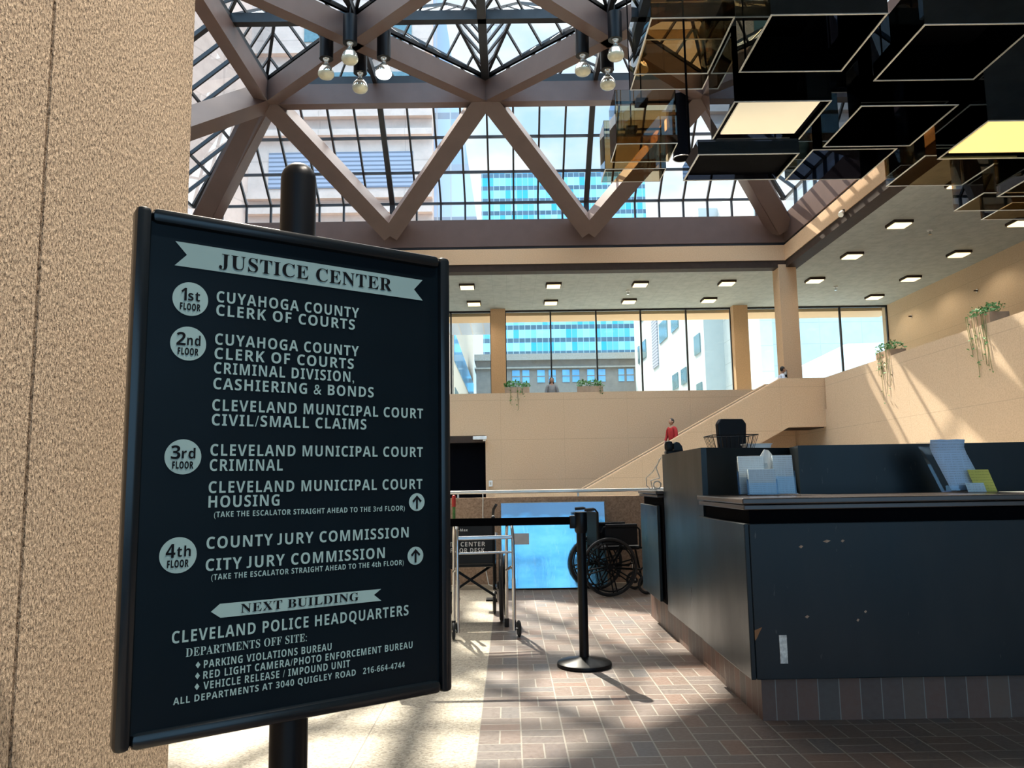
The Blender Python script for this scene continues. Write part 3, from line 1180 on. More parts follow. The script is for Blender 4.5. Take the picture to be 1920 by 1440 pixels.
def person(label, loc, rz, shirt_c, pants_c, hair_c, lean=0.0, long_hair=False, skin_mt=None):
    """standing figure facing local +y, 1.72 m tall"""
    t = empty('person', loc, rz)
    tag(t, label, 'person')
    L = lean
    J = {'pelvis': (0, 0, .93, (.15, .11)), 'waist': (0, L * .12, 1.08, (.13, .10)), 'chest': (0, L * .35, 1.30, (.165, .115)), 'collar': (0, L * .45, 1.43, (.11, .08)),
         'neck': (0, L * .5, 1.49, .052), 'skull': (0, L * .55, 1.57, .055)}
    B = [('pelvis', 'waist'), ('waist', 'chest'), ('chest', 'collar'), ('collar', 'neck'), ('neck', 'skull')]
    for sd_, s in (('a', 1), ('b', -1)):
        J.update({'sh' + sd_: (s * .175, L * .42, 1.40, .062), 'el' + sd_: (s * .235, L * .3 + .02, 1.13, .043), 'wr' + sd_: (s * .225, L * .3 + .16, .92, .028),
                  'hd' + sd_: (s * .22, L * .3 + .20, .86, (.042, .02)),
                  'hip' + sd_: (s * .09, 0, .86, .09), 'kn' + sd_: (s * .10, .02, .49, .06), 'an' + sd_: (s * .10, -.02, .09, .04), 'to' + sd_: (s * .12, .14, .03, .032)})
        B += [('collar', 'sh' + sd_), ('sh' + sd_, 'el' + sd_), ('el' + sd_, 'wr' + sd_), ('wr' + sd_, 'hd' + sd_), ('pelvis', 'hip' + sd_), ('hip' + sd_, 'kn' + sd_), ('kn' + sd_, 'an' + sd_), ('an' + sd_, 'to' + sd_)]
        for k, (dx, ln) in enumerate(((-.028, .065), (-.010, .08), (.009, .083), (.027, .072))):
            J['f%s%d' % (sd_, k)] = (s * .22 + dx, L * .3 + .215, .835, .009)
            J['g%s%d' % (sd_, k)] = (s * .22 + dx * 1.1, L * .3 + .215 + ln * .35, .835 - ln * .9, .008)
            B += [('hd' + sd_, 'f%s%d' % (sd_, k)), ('f%s%d' % (sd_, k), 'g%s%d' % (sd_, k))]
        J['th' + sd_] = (s * .22 - s * .045, L * .3 + .235, .85, .010)
        B += [('wr' + sd_, 'th' + sd_)]
    hc = (0, L * .62 + .02, 1.635)
    skin_body('body', J, B, skin_mt or skin, t, (hc, (0, 1, 0)))
    JS = {'p': (0, 0, .92, (.17, .13)), 'w': (0, L * .12, 1.08, (.155, .12)), 'c': (0, L * .35, 1.30, (.19, .135)), 'k': (0, L * .45, 1.425, (.10, .08))}
    BS = [('p', 'w'), ('w', 'c'), ('c', 'k')]
    for sd_, s in (('a', 1), ('b', -1)):
        JS.update({'s' + sd_: (s * .18, L * .42, 1.395, .078), 'e' + sd_: (s * .237, L * .3 + .02, 1.13, .058), 'v' + sd_: (s * .228, L * .3 + .13, .96, .042)})
        BS += [('k', 's' + sd_), ('s' + sd_, 'e' + sd_), ('e' + sd_, 'v' + sd_)]
    skin_body('shirt', JS, BS, plain('shirt_cloth', shirt_c, .85), t)
    JP = {'p': (0, 0, .94, (.165, .125))}
    BP = []
    for sd_, s in (('a', 1), ('b', -1)):
        JP.update({'h' + sd_: (s * .092, 0, .84, .105), 'k' + sd_: (s * .10, .02, .49, .078), 'n' + sd_: (s * .10, -.02, .10, .062)})
        BP += [('p', 'h' + sd_), ('h' + sd_, 'k' + sd_), ('k' + sd_, 'n' + sd_)]
    skin_body('trousers', JP, BP, plain('trouser_cloth', pants_c, .85), t)
    hm = MB()
    hm.sphere((hc[0], hc[1] - .022, hc[2] + .03), 1, .086, .096, .105)
    if long_hair:
        hm.sphere((hc[0], hc[1] - .06, hc[2] - .09), 1, .095, .06, .17)
    hm.build('hair', plain('hair', hair_c, .6), t, True)
    sh = MB()
    for s in (-1, 1):
        sh.sphere((s * .11, .05, .045), 1, .05, .13, .045)
    sh.build('shoes', 'black', t, True)
    return t


pr = person('person in a red sweater with short dark hair riding the escalator', (5.74, 27.9, 1.60), radians(122), (.42, .02, .02), (.03, .03, .04), (.02, .015, .012))
person('person with long dark hair and a grey top behind the far parapet, between the planters', (1.71, 30.75, 3.5), radians(180), (.32, .30, .28), (.05, .05, .06), (.02, .012, .01), 0, True)
person('person in a white shirt leaning at the top of the escalator, by the pillar', (9.95, 28.9, 3.53), radians(-90), (.62, .66, .74), (.05, .05, .07), (.015, .012, .01), .25)


# ------------------------------------------------------------------ planters with trailing plants
def planter(label, x0, x1, y0, y1, z, h, along, trail):
    """box straddling the parapet top; leaves spill over it"""
    t = empty('planter', ((x0 + x1) / 2, (y0 + y1) / 2, z))
    tag(t, label, 'planter', 'planters on the gallery parapets')
    W, D = (x1 - x0) / 2, (y1 - y0) / 2
    MB().box(-W, W, -D, D, 0, h).build('planter_box', 'soil_box', t)
    lf = MB()
    vn = MB()

    def leaf(p, s):
        a = Vector((random.uniform(-1, 1), random.uniform(-1, 1), random.uniform(-.4, .8))).normalized()
        b = a.orthogonal().normalized()
        c_ = a.cross(b)
        p = Vector(p)
        lf.quad(p, p + a * s * .5 + b * s * .35 + c_ * s * .1, p + a * s, p + a * s * .5 - b * s * .35 + c_ * s * .1)
    for k in range(170):
        leaf((random.uniform(-W, W), random.uniform(-D, D), h + random.uniform(-.02, .22)), random.uniform(.06, .14))
    for k in range(trail):
        if along == 'x':
            p = Vector((random.uniform(-W, W), -D - .03, h))
            drift = Vector((random.uniform(-.1, .1), -.02, -1))
        else:
            p = Vector((-W - .03, random.uniform(-D, D), h))
            drift = Vector((-.02, random.uniform(-.25, .05), -1))
        ln = random.uniform(.25, 1.0) * (1 if along == 'x' else 1.5)
        pts = [p + drift * ln * i / 4 + Vector((0, 0, .05 if i == 0 else 0)) for i in range(5)]
        vn.tube(pts, .007, 5)
        for q in pts:
            for _ in range(3):
                if random.random() < (.85 if along == 'x' else .45):
                    leaf(q + Vector((random.uniform(-.05, .05), random.uniform(-.05, .05), random.uniform(-.1, .05))), random.uniform(.05, .1))
    lf.build('foliage', 'leaf', t)
    vn.build('vines', 'vine', t)
    return t


planter('concrete planter of trailing greenery on the far parapet, nearer the sign', -.12, .82, 30.02, 30.33, 4.585, .22, 'x', 3)
planter('concrete planter of leafy greenery on the far parapet, nearer the escalator', 2.66, 3.62, 30.02, 30.33, 4.585, .22, 'x', 1)
planter('planter with drooping vines on the sunlit parapet, nearer the windows', 10.85, 11.3, 22.2, 23.1, 4.605, .2, 'y', 8)
planter('planter with drooping vines on the sunlit parapet, nearer the desk', 10.85, 11.3, 17.5, 18.4, 4.605, .25, 'y', 10)

# small things on the far wall
sm = empty('security_camera', (-.92, 29.98, 2.82))
tag(sm, 'white security camera on the corner of the dark doorway', 'camera')
MB().box(-.05, .05, -.1, .02, -.05, .05).build('bracket', 'white', sm)
MB().box(-.42, .1, -.28, -.1, .0, .12, .02).build('camera_body', 'white', sm)
ol = empty('wall_socket', (-.70, 29.99, 1.18))
tag(ol, 'small white box on the far wall beside the dark doorway', 'socket')
MB().box(-.07, .07, -.06, .01, -.11, .11, .01).build('cover', 'white', ol)
MB().box(-.03, .03, -.07, -.06, -.05, .05).build('face', 'curb', ol)

# ================================================================== DIRECTORY SIGN
SW, SH = .667, .965
sign = empty('directory_sign', (-.681, 1.4155, 0), radians(35.03))
tag(sign, 'black standing directory board headed JUSTICE CENTER on a black post', 'sign')
Z0 = .7533
fz = .028
fm = MB()
for a in ((0, fz, 0, SH), (SW - fz, SW, 0, SH), (fz, SW - fz, 0, fz), (fz, SW - fz, SH - fz, SH)):
    fm.box(a[0], a[1], -.012, .03, Z0 + a[2], Z0 + a[3], .010)
M['sign_frame'] = plain('glossy_black_frame', (.003, .006, .009), .24, 0, .5)
fm.build('frame', 'sign_frame', sign, True)
board = MB().box(fz - .004, SW - fz + .004, 0, .024, Z0 + fz - .004, Z0 + SH - fz + .004).build('board', 'sign_board', sign)
pm = MB()
px, py = .332, .068
prof = [(.0375, .004), (.0375, 1.86)] + [(.0375 * cos(a), 1.86 + .0375 * sin(a)) for a in [radians(k) for k in (15, 30, 45, 60, 75, 86)]]
pm.lathe((px, py, 0), prof, 32)
pm.build('post', 'black', sign, True)
MB().lathe((px, py, 0), [(.2, 0), (.2, .012), (.17, .022), (.05, .03), (.0376, .05)], 40).build('base', 'black', sign, True)
MB().box(px - .05, px + .05, .026, .04, Z0 + .25, Z0 + .32).box(px - .05, px + .05, .026, .04, Z0 + .7, Z0 + .77).build('bracket', 'black', sign)


def sheet(poly, name, mt, parent, d=-.0012):
    m = MB()
    m.bm.faces.new([m.bm.verts.new((u, d, Z0 + v)) for u, v in poly])
    return m.build(name, mt, parent)


bn = sheet([(.0706, .9085), (.5991, .9052), (.5773, .8810), (.5994, .858), (.0708, .8617), (.0922, .8850)], 'banner', 'vinyl', sign)
tag(bn, 'pale ribbon lettered JUSTICE CENTER')
lettering('lettering', [('JUSTICE CENTER', .1514, .5214, Z0 + .8695, .0275, True)], 'vinyl_black', bn, -.0022)
bn2 = sheet([(.1561, .2197), (.1718, .2325), (.4997, .2308), (.4835, .2200), (.5002, .2068), (.1735, .2071)], 'banner', 'vinyl', sign)
tag(bn2, 'pale arrow ribbon lettered NEXT BUILDING')
lettering('lettering', [('NEXT BUILDING', .2103, .4489, Z0 + .2122, .0160, True)], 'vinyl_black', bn2, -.0022)
for big, u, v in (('1st', .1013, .8005), ('2nd', .1003, .7152), ('3rd', .0980, .5035), ('4th', .0955, .3258)):
    bd = sheet([(u + .0322 * cos(2 * pi * k / 40), v + .0322 * sin(2 * pi * k / 40)) for k in range(40)], 'badge', 'vinyl', sign)
    tag(bd, 'pale round badge reading %s FLOOR' % big)
    wd = .034 if big == '1st' else .043
    lettering('lettering', [(big[0], u - wd / 2, u - wd / 2 + (.010 if big == '1st' else .0165), Z0 + v - .004, .0245, False),
                            (big[1:], u - wd / 2 + (.0125 if big == '1st' else .019), u + wd / 2, Z0 + v - .003, .0185, False),
                            ('FLOOR', u - .0185, u + .0185, Z0 + v - .0215, .0128, False, .018)], 'vinyl_black', bd, -.0022)
for u, v in ((.584, .4081), (.5805, .2937)):
    ab = sheet([(u + .0192 * cos(2 * pi * k / 32), v + .0192 * sin(2 * pi * k / 32)) for k in range(32)], 'arrow_badge', 'vinyl', sign)
    sheet([(u - .0022, v - .0145), (u + .0022, v - .0145), (u + .0022, v + .006), (u + .0085, v - .001), (u + .0115, v + .0025), (u, v + .0145), (u - .0115, v + .0025), (u - .0085, v - .001), (u - .0022, v + .006)], 'arrow', 'vinyl_black', ab, -.0022)
    tag(ab, 'pale round badge with an up arrow')
D = -.0014
big = [('CUYAHOGA COUNTY', .1490, .4447, .8008), ('CLERK OF COURTS', .1490, .4353, .7745), ('CUYAHOGA COUNTY', .1485, .4449, .7180), ('CLERK OF COURTS', .1483, .4336, .6902),
       ('CRIMINAL DIVISION,', .1481, .4345, .6622), ('CASHIERING & BONDS', .1478, .4799, .6320), ('CLEVELAND MUNICIPAL COURT', .1471, .5996, .5910), ('CIVIL/SMALL CLAIMS', .1470, .4636, .5630),
       ('CLEVELAND MUNICIPAL COURT', .1462, .5990, .5059), ('CRIMINAL', .1458, .2852, .4775), ('CLEVELAND MUNICIPAL COURT', .1452, .5976, .4362), ('HOUSING', .1456, .2801, .4093),
       ('COUNTY JURY COMMISSION', .1445, .5639, .3338), ('CITY JURY COMMISSION', .1442, .5076, .2938)]
lines = [(s, a, b, Z0 + v, .0218, False) for s, a, b, v in big]
lines += [('(TAKE THE ESCALATOR STRAIGHT AHEAD TO THE 3rd FLOOR)', .1564, .5546, Z0 + .3912, .0104, False),
          ('(TAKE THE ESCALATOR STRAIGHT AHEAD TO THE 4th FLOOR)', .1549, .5521, Z0 + .2767, .0104, False),
          ('CLEVELAND POLICE HEADQUARTERS', .0898, .5637, Z0 + .1710, .0212, False),
          ('DEPARTMENTS OFF SITE:', .1144, .3399, Z0 + .1448, .0148, True),
          ('PARKING VIOLATIONS BUREAU', .1463, .3916, Z0 + .1212, .0136, False),
          ('RED LIGHT CAMERA/PHOTO ENFORCEMENT BUREAU', .1459, .5733, Z0 + .1021, .0136, False),
          ('VEHICLE RELEASE / IMPOUND UNIT', .1467, .4312, Z0 + .0835, .0136, False),
          ('ALL DEPARTMENTS AT 3040 QUIGLEY ROAD', .0958, .4440, Z0 + .0649, .0120, False),
          ('216-664-4744', .4600, .5549, Z0 + .0649, .0120, False)]
lettering('lettering', lines, 'vinyl', sign, D)
for u, v in ((.1362, .1282), (.1359, .1090), (.1356, .0903)):
    sheet([(u, v + .006), (u + .0042, v), (u, v - .006), (u - .0042, v)], 'bullet', 'vinyl', sign, D)


# ================================================================== BELT STANCHIONS
def stanchion(label, x, y, belt_to=None):
    t = empty('belt_stanchion', (x, y, 0))
    tag(t, label, 'stanchion', 'belt stanchions')
    MB().lathe((0, 0, 0), [(.178, 0), (.180, .012), (.178, .024), (.165, .032), (.05, .052), (.034, .06)], 48).build('base', 'black', t, True)
    MB().cyl((0, 0, .05), (0, 0, .90), .0315, n=28).build('post', 'black', t, True)
    MB().lathe((0, 0, 0), [(.036, .86), (.043, .875), (.043, .985), (.039, .998), (.01, 1.0)], 28).box(-.075, -.035, -.022, .022, .89, .975, .004).build('belt_head', 'black', t, True)
    if belt_to is not None:
        MB().box(.035, belt_to, -.0012, .0012, .915, .967).build('belt', 'fixture', t)
    return t


stanchion('black belt stanchion on the brick floor in front of the low wall', .475, 5.40)
stanchion('black belt stanchion behind the sign with its belt drawn across', -.79, 5.40, 1.20)

# ================================================================== WALKER
wk = empty('walking_frame', (-.2, 6.42, 0), radians(8))
tag(wk, 'silver folding walking frame with front wheels in front of the wheelchair', 'walker')
for s in (-1, 1):
    x = s * .222
    fb = -.03                                     # front leg (towards the camera) and rear leg
    m = MB()
    m.tube([(x, -.02, .10), (x, -.01, .70), (x, 0, .80), (x, .04, .855), (x, .12, .865), (x, .26, .86), (x, .33, .84), (x, .37, .77), (x, .385, .60), (x, .42, .10)], .0127, 12)
    m.build('side_frame', 'chrome', wk, True)
    MB().tube([(x, -.012, .50), (x, .02, .525), (x, .08, .53), (x, .395, .47)], .011, 8).build('side_brace', 'chrome', wk, True)
    MB().cyl((x, -.02, .05), (x, -.018, .45), .0155, n=12).build('leg', 'chrome', wk, True)
    MB().cyl((x, .425, .02), (x, .405, .35), .0155, n=12).build('leg', 'chrome', wk, True)
    MB().cyl((x, .426, 0), (x, .423, .07), .02, n=12).build('rubber_tip', 'rubber', wk, True)
    MB().tube([(x, .07, .867), (x, .17, .872), (x, .27, .867)], .018, 10).build('grip', 'rubber', wk, True)
    wh = MB()
    wh.torus((x + s * .035, -.03, .064), (1, 0, 0), .052, .012, 28, 8).cyl((x + s * .028, -.03, .064), (x + s * .042, -.03, .064), .05, n=20)
    wh.build('wheel', 'rubber', wk, True)
    MB().cyl((x, -.022, .064), (x + s * .045, -.03, .064), .007, n=8).build('axle', 'chrome', wk, True)
MB().box(-.222, .222, -.012, .012, .755, .785, .006).build('crossbar', 'chrome', wk)
MB().cyl((-.222, -.008, .652), (.222, -.008, .652), .009, n=10).build('crossbar', 'chrome', wk, True)


# ================================================================== WHEELCHAIRS
def wheelchair(label, loc, rz, text):
    """rides facing local +y, back towards local -y; origin below the big wheel axle line"""
    t = empty('wheelchair', loc, rz)
    tag(t, label, 'wheelchair', 'black folding wheelchairs')
    HW = .215
    bk = MB().box(-HW, HW, -.115, -.085, .50, .875, .012).build('backrest', 'vinyl_seat', t)
    if text:
        lettering('lettering', [('E CENTER', -.122, .141, .655, .038, False), ('JUSTIC', -.205, -.128, .655, .038, False), ('OOR DESK', -.125, .135, .602, .038, False), ('FL', -.16, -.131, .602, .038, False)], 'white', bk, -.1165)
        lettering('lettering', [('e-Max', -.11, -.01, .785, .022, False)], 'white', bk, -.1165)
    MB().box(-HW, HW, -.07, .36, .47, .515, .015).build('seat', 'vinyl_seat', t)
    MB().box(-HW - .012, -HW + .012, -.02, .33, .52, .70).build('skirt_guard', 'vinyl_seat', t)
    MB().box(HW - .012, HW + .012, -.02, .33, .52, .70).build('skirt_guard', 'vinyl_seat', t)
    for s in (-1, 1):
        x = s * HW
        m = MB()
        m.tube([(x, -.20, .90), (x, -.13, .905), (x, -.10, .87), (x, -.10, .36), (x, -.09, .28)], .0115, 10)
        m.tube([(x, -.10, .49), (x, .40, .49), (x, .44, .45), (x, .50, .14)], .0115, 10)
        m.tube([(x, -.09, .30), (x, .36, .26), (x, .40, .30), (x, .40, .49)], .0115, 10)
        m.tube([(x, -.07, .66), (x, -.04, .71), (x, .33, .71), (x, .36, .68), (x, .36, .50)], .0115, 10)
        m.build('side_frame', 'black', t, True)
        MB().cyl((x, -.24, .90), (x, -.14, .905), .017, n=12).build('push_handle', 'rubber', t, True)
        MB().box(x - .027, x + .027, -.02, .33, .715, .745, .01).build('armrest', 'vinyl_seat', t)
        xw = s * (HW + .06)
        w_ = MB()
        w_.torus((xw, 0, .305), (1, 0, 0), .287, .018, 48, 8)
        wo = w_.build('wheel', 'tyre', t, True)
        MB().torus((xw + s * .03, 0, .305), (1, 0, 0), .25, .008, 48, 8).build('hand_rim', 'black', wo, True)
        sp_ = MB()
        for k in range(8):
            a = 2 * pi * k / 8 + .2
            for d in (-.16, .16):
                sp_.cyl((xw, .03 * cos(a + d * 3), .305 + .03 * sin(a + d * 3)), (xw, .275 * cos(a + d * .5), .305 + .275 * sin(a + d * .5)), .0075, n=6)
        sp_.cyl((xw - .035, 0, .305), (xw + .03, 0, .305), .034, n=16)
        sp_.build('spokes', 'black', wo, True)
        xc = s * (HW - .01)
        MB().torus((xc, .42, .1), (1, 0, 0), .085, .015, 32, 8).cyl((xc - .012, .42, .1), (xc + .012, .42, .1), .035, n=14).build('caster', 'tyre', t, True)
        cf = MB().tube([(xc + .025, .42, .1), (xc + .025, .42, .2), (xc, .40, .215), (xc, .395, .30)], .009, 8)
        cf.build('caster_fork', 'chrome', t, True)
        MB().box(x - .09 * (1 if s > 0 else -.05), x + (.004 if s > 0 else .09), .47, .62, .10, .115).build('footrest', 'black', t)
    cb_ = MB().tube([(-HW, .12, .48), (HW, .12, .20)], .012, 8).tube([(HW, .14, .48), (-HW, .14, .20)], .012, 8)
    cb_.build('cross_brace', 'black', t, True)
    return t


wc = wheelchair('black wheelchair seen from behind, lettered across the backrest, behind the walking frame', (-.36, 7.17, 0), 0, True)
fp = MB().cyl((-.128, -.13, .62), (-.128, -.14, 1.03), .013, n=10).build('flag_pole', 'leaf', wc, True)
MB().cyl((-.128, -.14, 1.0), (-.128, -.1415, 1.075), .017, n=12).sphere((-.128, -.1415, 1.085), .017).build('cap', 'red', fp, True)
MB().tube([(.20, .45, .90), (.21, .30, .96), (.235, .25, 1.0)], .013, 8).build('brake_lever', 'rubber', wc, True)
wheelchair('black wheelchair seen side-on, tucked against the end of the desk', (1.0, 8.80, 0), radians(-81), False)

# ------------------------------------------------------------------ sheet leaning on the low wall, cord
ps = empty('film_sheet', (-.1, 9.15, .02))
ps.rotation_euler = (radians(-7.5), 0, 0)
tag(ps, 'large blue film covered plastic sheet leaning against the low wall', 'plastic sheet')
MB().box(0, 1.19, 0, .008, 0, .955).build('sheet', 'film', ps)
MB().box(-.006, 1.196, -.003, .011, .953, .96).build('sheet_edge', 'glass_edge', ps)
pn = empty('paper_notice', (.04, 9.2095, .50))
pn.rotation_euler = (radians(-7.5), 0, 0)
tag(pn, 'blank pale paper stuck on the blue sheet', 'paper')
MB().box(0, .175, 0.0, .002, 0, .125).build('sheet', plain('pale_paper', (.55, .58, .62), .8), pn)
cdm = MB().tube([(-.31, 9.31, 1.08), (-.308, 9.28, 1.0), (-.312, 9.27, .85), (-.305, 9.27, .6), (-.31, 9.25, .35), (-.25, 9.2, .06), (-.1, 9.15, .008)], .006, 6).build('cord', 'white', None, True)
tag(cdm, 'thin white cord hanging over the low wall from the handrail', 'cord')

# ================================================================== INFORMATION DESK
dk = empty('information_desk', (0, 0, 0))
tag(dk, 'long dark laminate information desk on a brick plinth', 'desk')
pb = MB()
pb.prism([(1.25, 4.143), (5.2, 4.10), (5.2, 6.6), (4.9, 6.6), (4.9, 4.5), (1.45, 4.5), (1.45, 7.3), (1.25, 7.3)], 'z', 0, .285)
pb.build('brick_plinth', 'soldier', dk)
# front counter: panels, recess, ledge
MB().box(1.17, 1.195, 4.03, 5.0, .224, .977, .004).build('end_panel', 'desk', dk)
MB().box(1.196, 5.2, 4.03, 4.06, .224, .977, .004).build('front_panel', 'desk', dk)
MB().box(2.78, 2.8, 4.022, 4.031, .30, .95).build('panel_joint', 'ledge', dk)
MB().box(1.21, 5.2, 4.07, 4.95, .24, 1.045).build('counter_carcass', 'fixture', dk)
MB().box(1.175, 5.2, 4.03, 4.99, 1.045, 1.070, .004).build('ledge', 'ledge', dk)
MB().box(1.165, 5.2, 4.015, 4.99, 1.074, 1.104, .006).build('counter_top', 'ledge', dk)
# raised block
MB().box(1.205, 1.24, 5.0, 6.27, .205, 1.40).build('side_panel', 'desk', dk)
tb_ = MB().prism([(1.24, 5.0), (1.85, 5.25), (1.78, 4.9), (5.2, 4.9), (5.2, 5.1), (1.98, 5.1), (2.0, 5.6), (1.24, 5.18)], 'z', .24, 1.40)
tb_.build('raised_front', 'desk', dk)
MB().prism([(1.24, 5.19), (2.0, 5.61), (1.98, 5.11), (5.2, 5.11), (5.2, 5.75), (1.6, 5.95), (1.24, 5.95)], 'z', 1.35, 1.397).build('work_top', 'ledge', dk)
MB().box(1.24, 1.5, 5.95, 6.27, .24, 1.395).build('end_cabinet', 'desk', dk)
# far low block
MB().box(1.165, 1.19, 6.36, 7.16, .26, 1.0, .004).build('end_panel', 'desk', dk)
MB().box(1.2, 1.5, 6.28, 7.16, .25, 1.06).build('counter_carcass', 'fixture', dk)
MB().box(1.16, 1.52, 6.30, 7.17, 1.065, 1.085, .004).build('ledge', 'ledge', dk)
MB().box(1.15, 1.52, 6.30, 7.18, 1.089, 1.118, .006).build('counter_top', 'ledge', dk)
st = MB().box(1.315, 1.352, 4.0265, 4.0298, .30, .435).build('sticker', plain('peeling_white_sticker', (.70, .70, .66), .7, 0, .3, .3, 60), dk)
tag(st, 'white peeling sticker strip')
cp = MB()
cp.bm.faces.new([cp.bm.verts.new(p) for p in ((1.196, 4.0285, .46), (1.235, 4.0285, .475), (1.22, 4.0285, .45), (1.205, 4.0285, .42), (1.196, 4.0285, .41))])
tag(cp.build('chipped_corner', 'worn_wood', dk), 'chipped bare wood corner')
for k, (x, z, s) in enumerate(((1.45, .86, .012), (1.58, .885, .02), (1.66, .885, .01), (1.46, .52, .012), (1.75, .54, .008), (1.71, .50, .008))):
    m = MB()
    m.bm.faces.new([m.bm.verts.new(p) for p in ((x - s, 4.0293, z), (x, 4.0293, z - .007), (x + s, 4.0293, z + .003), (x, 4.0293, z + .008))])
    m.build('scuff', 'rail_wall', dk)


# ------------------------------------------------------------------ things on the desk
blue_white = paper_mat('printed_form', (.72, .80, .84))
def brochure_stack(label, x, y, z, wd, h, tilt, mt, fold=False, rz=0.0):
    t = empty('brochure_stack', (x, y, z), rz)
    t.rotation_euler = (radians(-tilt), 0, rz)
    tag(t, label, 'brochures', 'paper forms on the desk ledge')
    MB().box(-wd / 2, wd / 2, .0, .018, .004, h, .001).build('sheets', mt, t)
    m = MB()
    m.box(-wd / 2 - .006, wd / 2 + .006, -.006, -.003, 0, h * .45).box(-wd / 2 - .006, wd / 2 + .006, .022, .025, 0, h * .9).box(-wd / 2 - .006, wd / 2 + .006, -.03, .0, -.003, 0).box(-wd / 2 - .006, -wd / 2 - .003, -.006, .025, 0, h * .6).box(wd / 2 + .003, wd / 2 + .006, -.006, .025, 0, h * .6)
    m.build('clear_holder', 'clear', t)
    return t


brochure_stack('tall printed forms in a clear holder on the ledge, nearest the aisle', 1.42, 4.66, 1.111, .15, .225, 7, blue_white)
brochure_stack('short stack of printed forms in front of the taller ones', 1.445, 4.56, 1.111, .155, .145, 5, paper_mat('printed_form_blue', (.58, .72, .82)))
brochure_stack('tall printed forms farther along the ledge beside the crumpled sheet', 1.595, 4.63, 1.111, .115, .225, 6, paper_mat('printed_form_pale', (.64, .76, .84)))
m = MB()
pts = [[Vector((1.485 + .075 * i / 4 + random.uniform(-.010, .010), 4.715 + random.uniform(-.018, .018), 1.12 + .215 * j / 5 + (random.uniform(-.01, .045) if j == 5 else 0))) for i in range(5)] for j in range(6)]
vs = [[m.bm.verts.new(p) for p in r_] for r_ in pts]
for j in range(5):
    for i in range(4):
        m.bm.faces.new((vs[j][i], vs[j][i + 1], vs[j + 1][i + 1], vs[j + 1][i]))
o = m.build('crumpled_paper', 'white')
sol = o.modifiers.new('thickness', 'SOLIDIFY')
sol.thickness = .002
tag(o, 'crumpled white sheet sticking up between the printed forms', 'paper')

hd = empty('sign_holder', (2.56, 4.62, 1.107))
hd.rotation_euler = (radians(-10), 0, radians(0))
tag(hd, 'clear acrylic slanted sheet holder on the desk ledge', 'sheet holder')
m = MB().prism([(-.065, 0), (.165, 0), (.065, .295), (-.165, .295)], 'y', 0, .003)
m.build('back_plate', 'clear', hd)
m = MB().box(-.065, .165, -.05, .0, .0, .003).box(-.065, .165, -.05, -.047, 0, .03)
m.build('foot', 'clear', hd)
m = MB()
vs = []
for j in range(9):
    v = j / 8
    z_ = .006 + .285 * v
    y_ = -.012 - (.05 * max(0, v - .85) / .15)
    vs.append([m.bm.verts.new((x_ + .10 * (.5 - v), y_ - (.012 * (k % 2) if j == 8 else 0), z_)) for k, x_ in enumerate((-.10, -.05, 0, .05, .10))])
for j in range(8):
    for i in range(4):
        m.bm.faces.new((vs[j][i], vs[j][i + 1], vs[j + 1][i + 1], vs[j + 1][i]))
o = m.build('letter_sheet', paper_mat('letter_paper', (.50, .66, .86), .014), None, True)
sol = o.modifiers.new('thickness', 'SOLIDIFY')
sol.thickness = .001
o.location = (2.585, 4.60, 1.11)
o.rotation_euler = (radians(-10), 0, 0)
tag(o, 'pale blue printed letter curling out of the clear holder', 'paper')


def card(name, label, x, y, z, wd, h, skew, mt, tilt=10):
    m = MB()
    m.prism([(0, 0), (wd, 0), (wd - skew, h), (-skew, h)], 'y', 0, .0015)
    o_ = m.build(name, mt)
    o_.location = (x, y, z)
    o_.rotation_euler = (radians(-tilt), 0, 0)
    tag(o_, label, 'card')
    return o_


card('flyer', 'yellow green flyer card at the foot of the printed letter', 2.655, 4.55, 1.107, .12, .128, .03, paper_mat('yellow_flyer', (.62, .58, .14), .016))
card('business_card', 'small pale blue card leaning before the yellow flyer', 2.60, 4.535, 1.107, .105, .052, .01, paper_mat('pale_card', (.58, .72, .80), .013))
o = MB().box(2.78, 2.95, 4.3, 4.55, 1.1045, 1.107).build('glint_sheet', 'white')  # flat white sheet put in for the glint on the ledge
tag(o, 'white sheet standing in for a glint on the ledge at the photo edge', 'paper')

# wire basket
bs = empty('wire_basket', (1.53, 5.48, 1.398))
tag(bs, 'black wire letter basket on the raised desk top', 'basket')
m = MB()
W, Dp, Hh = .155, .12, .10
for z_, q in ((.006, .82), (Hh, 1.0)):
    m.tube([(-W * q, -Dp * q, z_), (W * q, -Dp * q, z_), (W * q, Dp * q, z_), (-W * q, Dp * q, z_), (-W * q, -Dp * q, z_)], .0035, 6)
m.build('rim', 'black', bs, True)
m = MB()
for k in range(11):
    x_ = -W + 2 * W * k / 10
    for s in (-1, 1):
        m.cyl((x_ * .82, s * Dp * .82, .006), (x_, s * Dp, Hh), .0018, n=5)
for k in range(1, 6):
    y_ = -Dp + 2 * Dp * k / 6
    for s in (-1, 1):
        m.cyl((s * W * .82, y_ * .82, .006), (s * W, y_, Hh), .0018, n=5)
for k in range(11):
    x_ = (-W + 2 * W * k / 10) * .82
    m.cyl((x_, -Dp * .82, .006), (x_, Dp * .82, .006), .0018, n=5)
m.build('wires', 'black', bs)
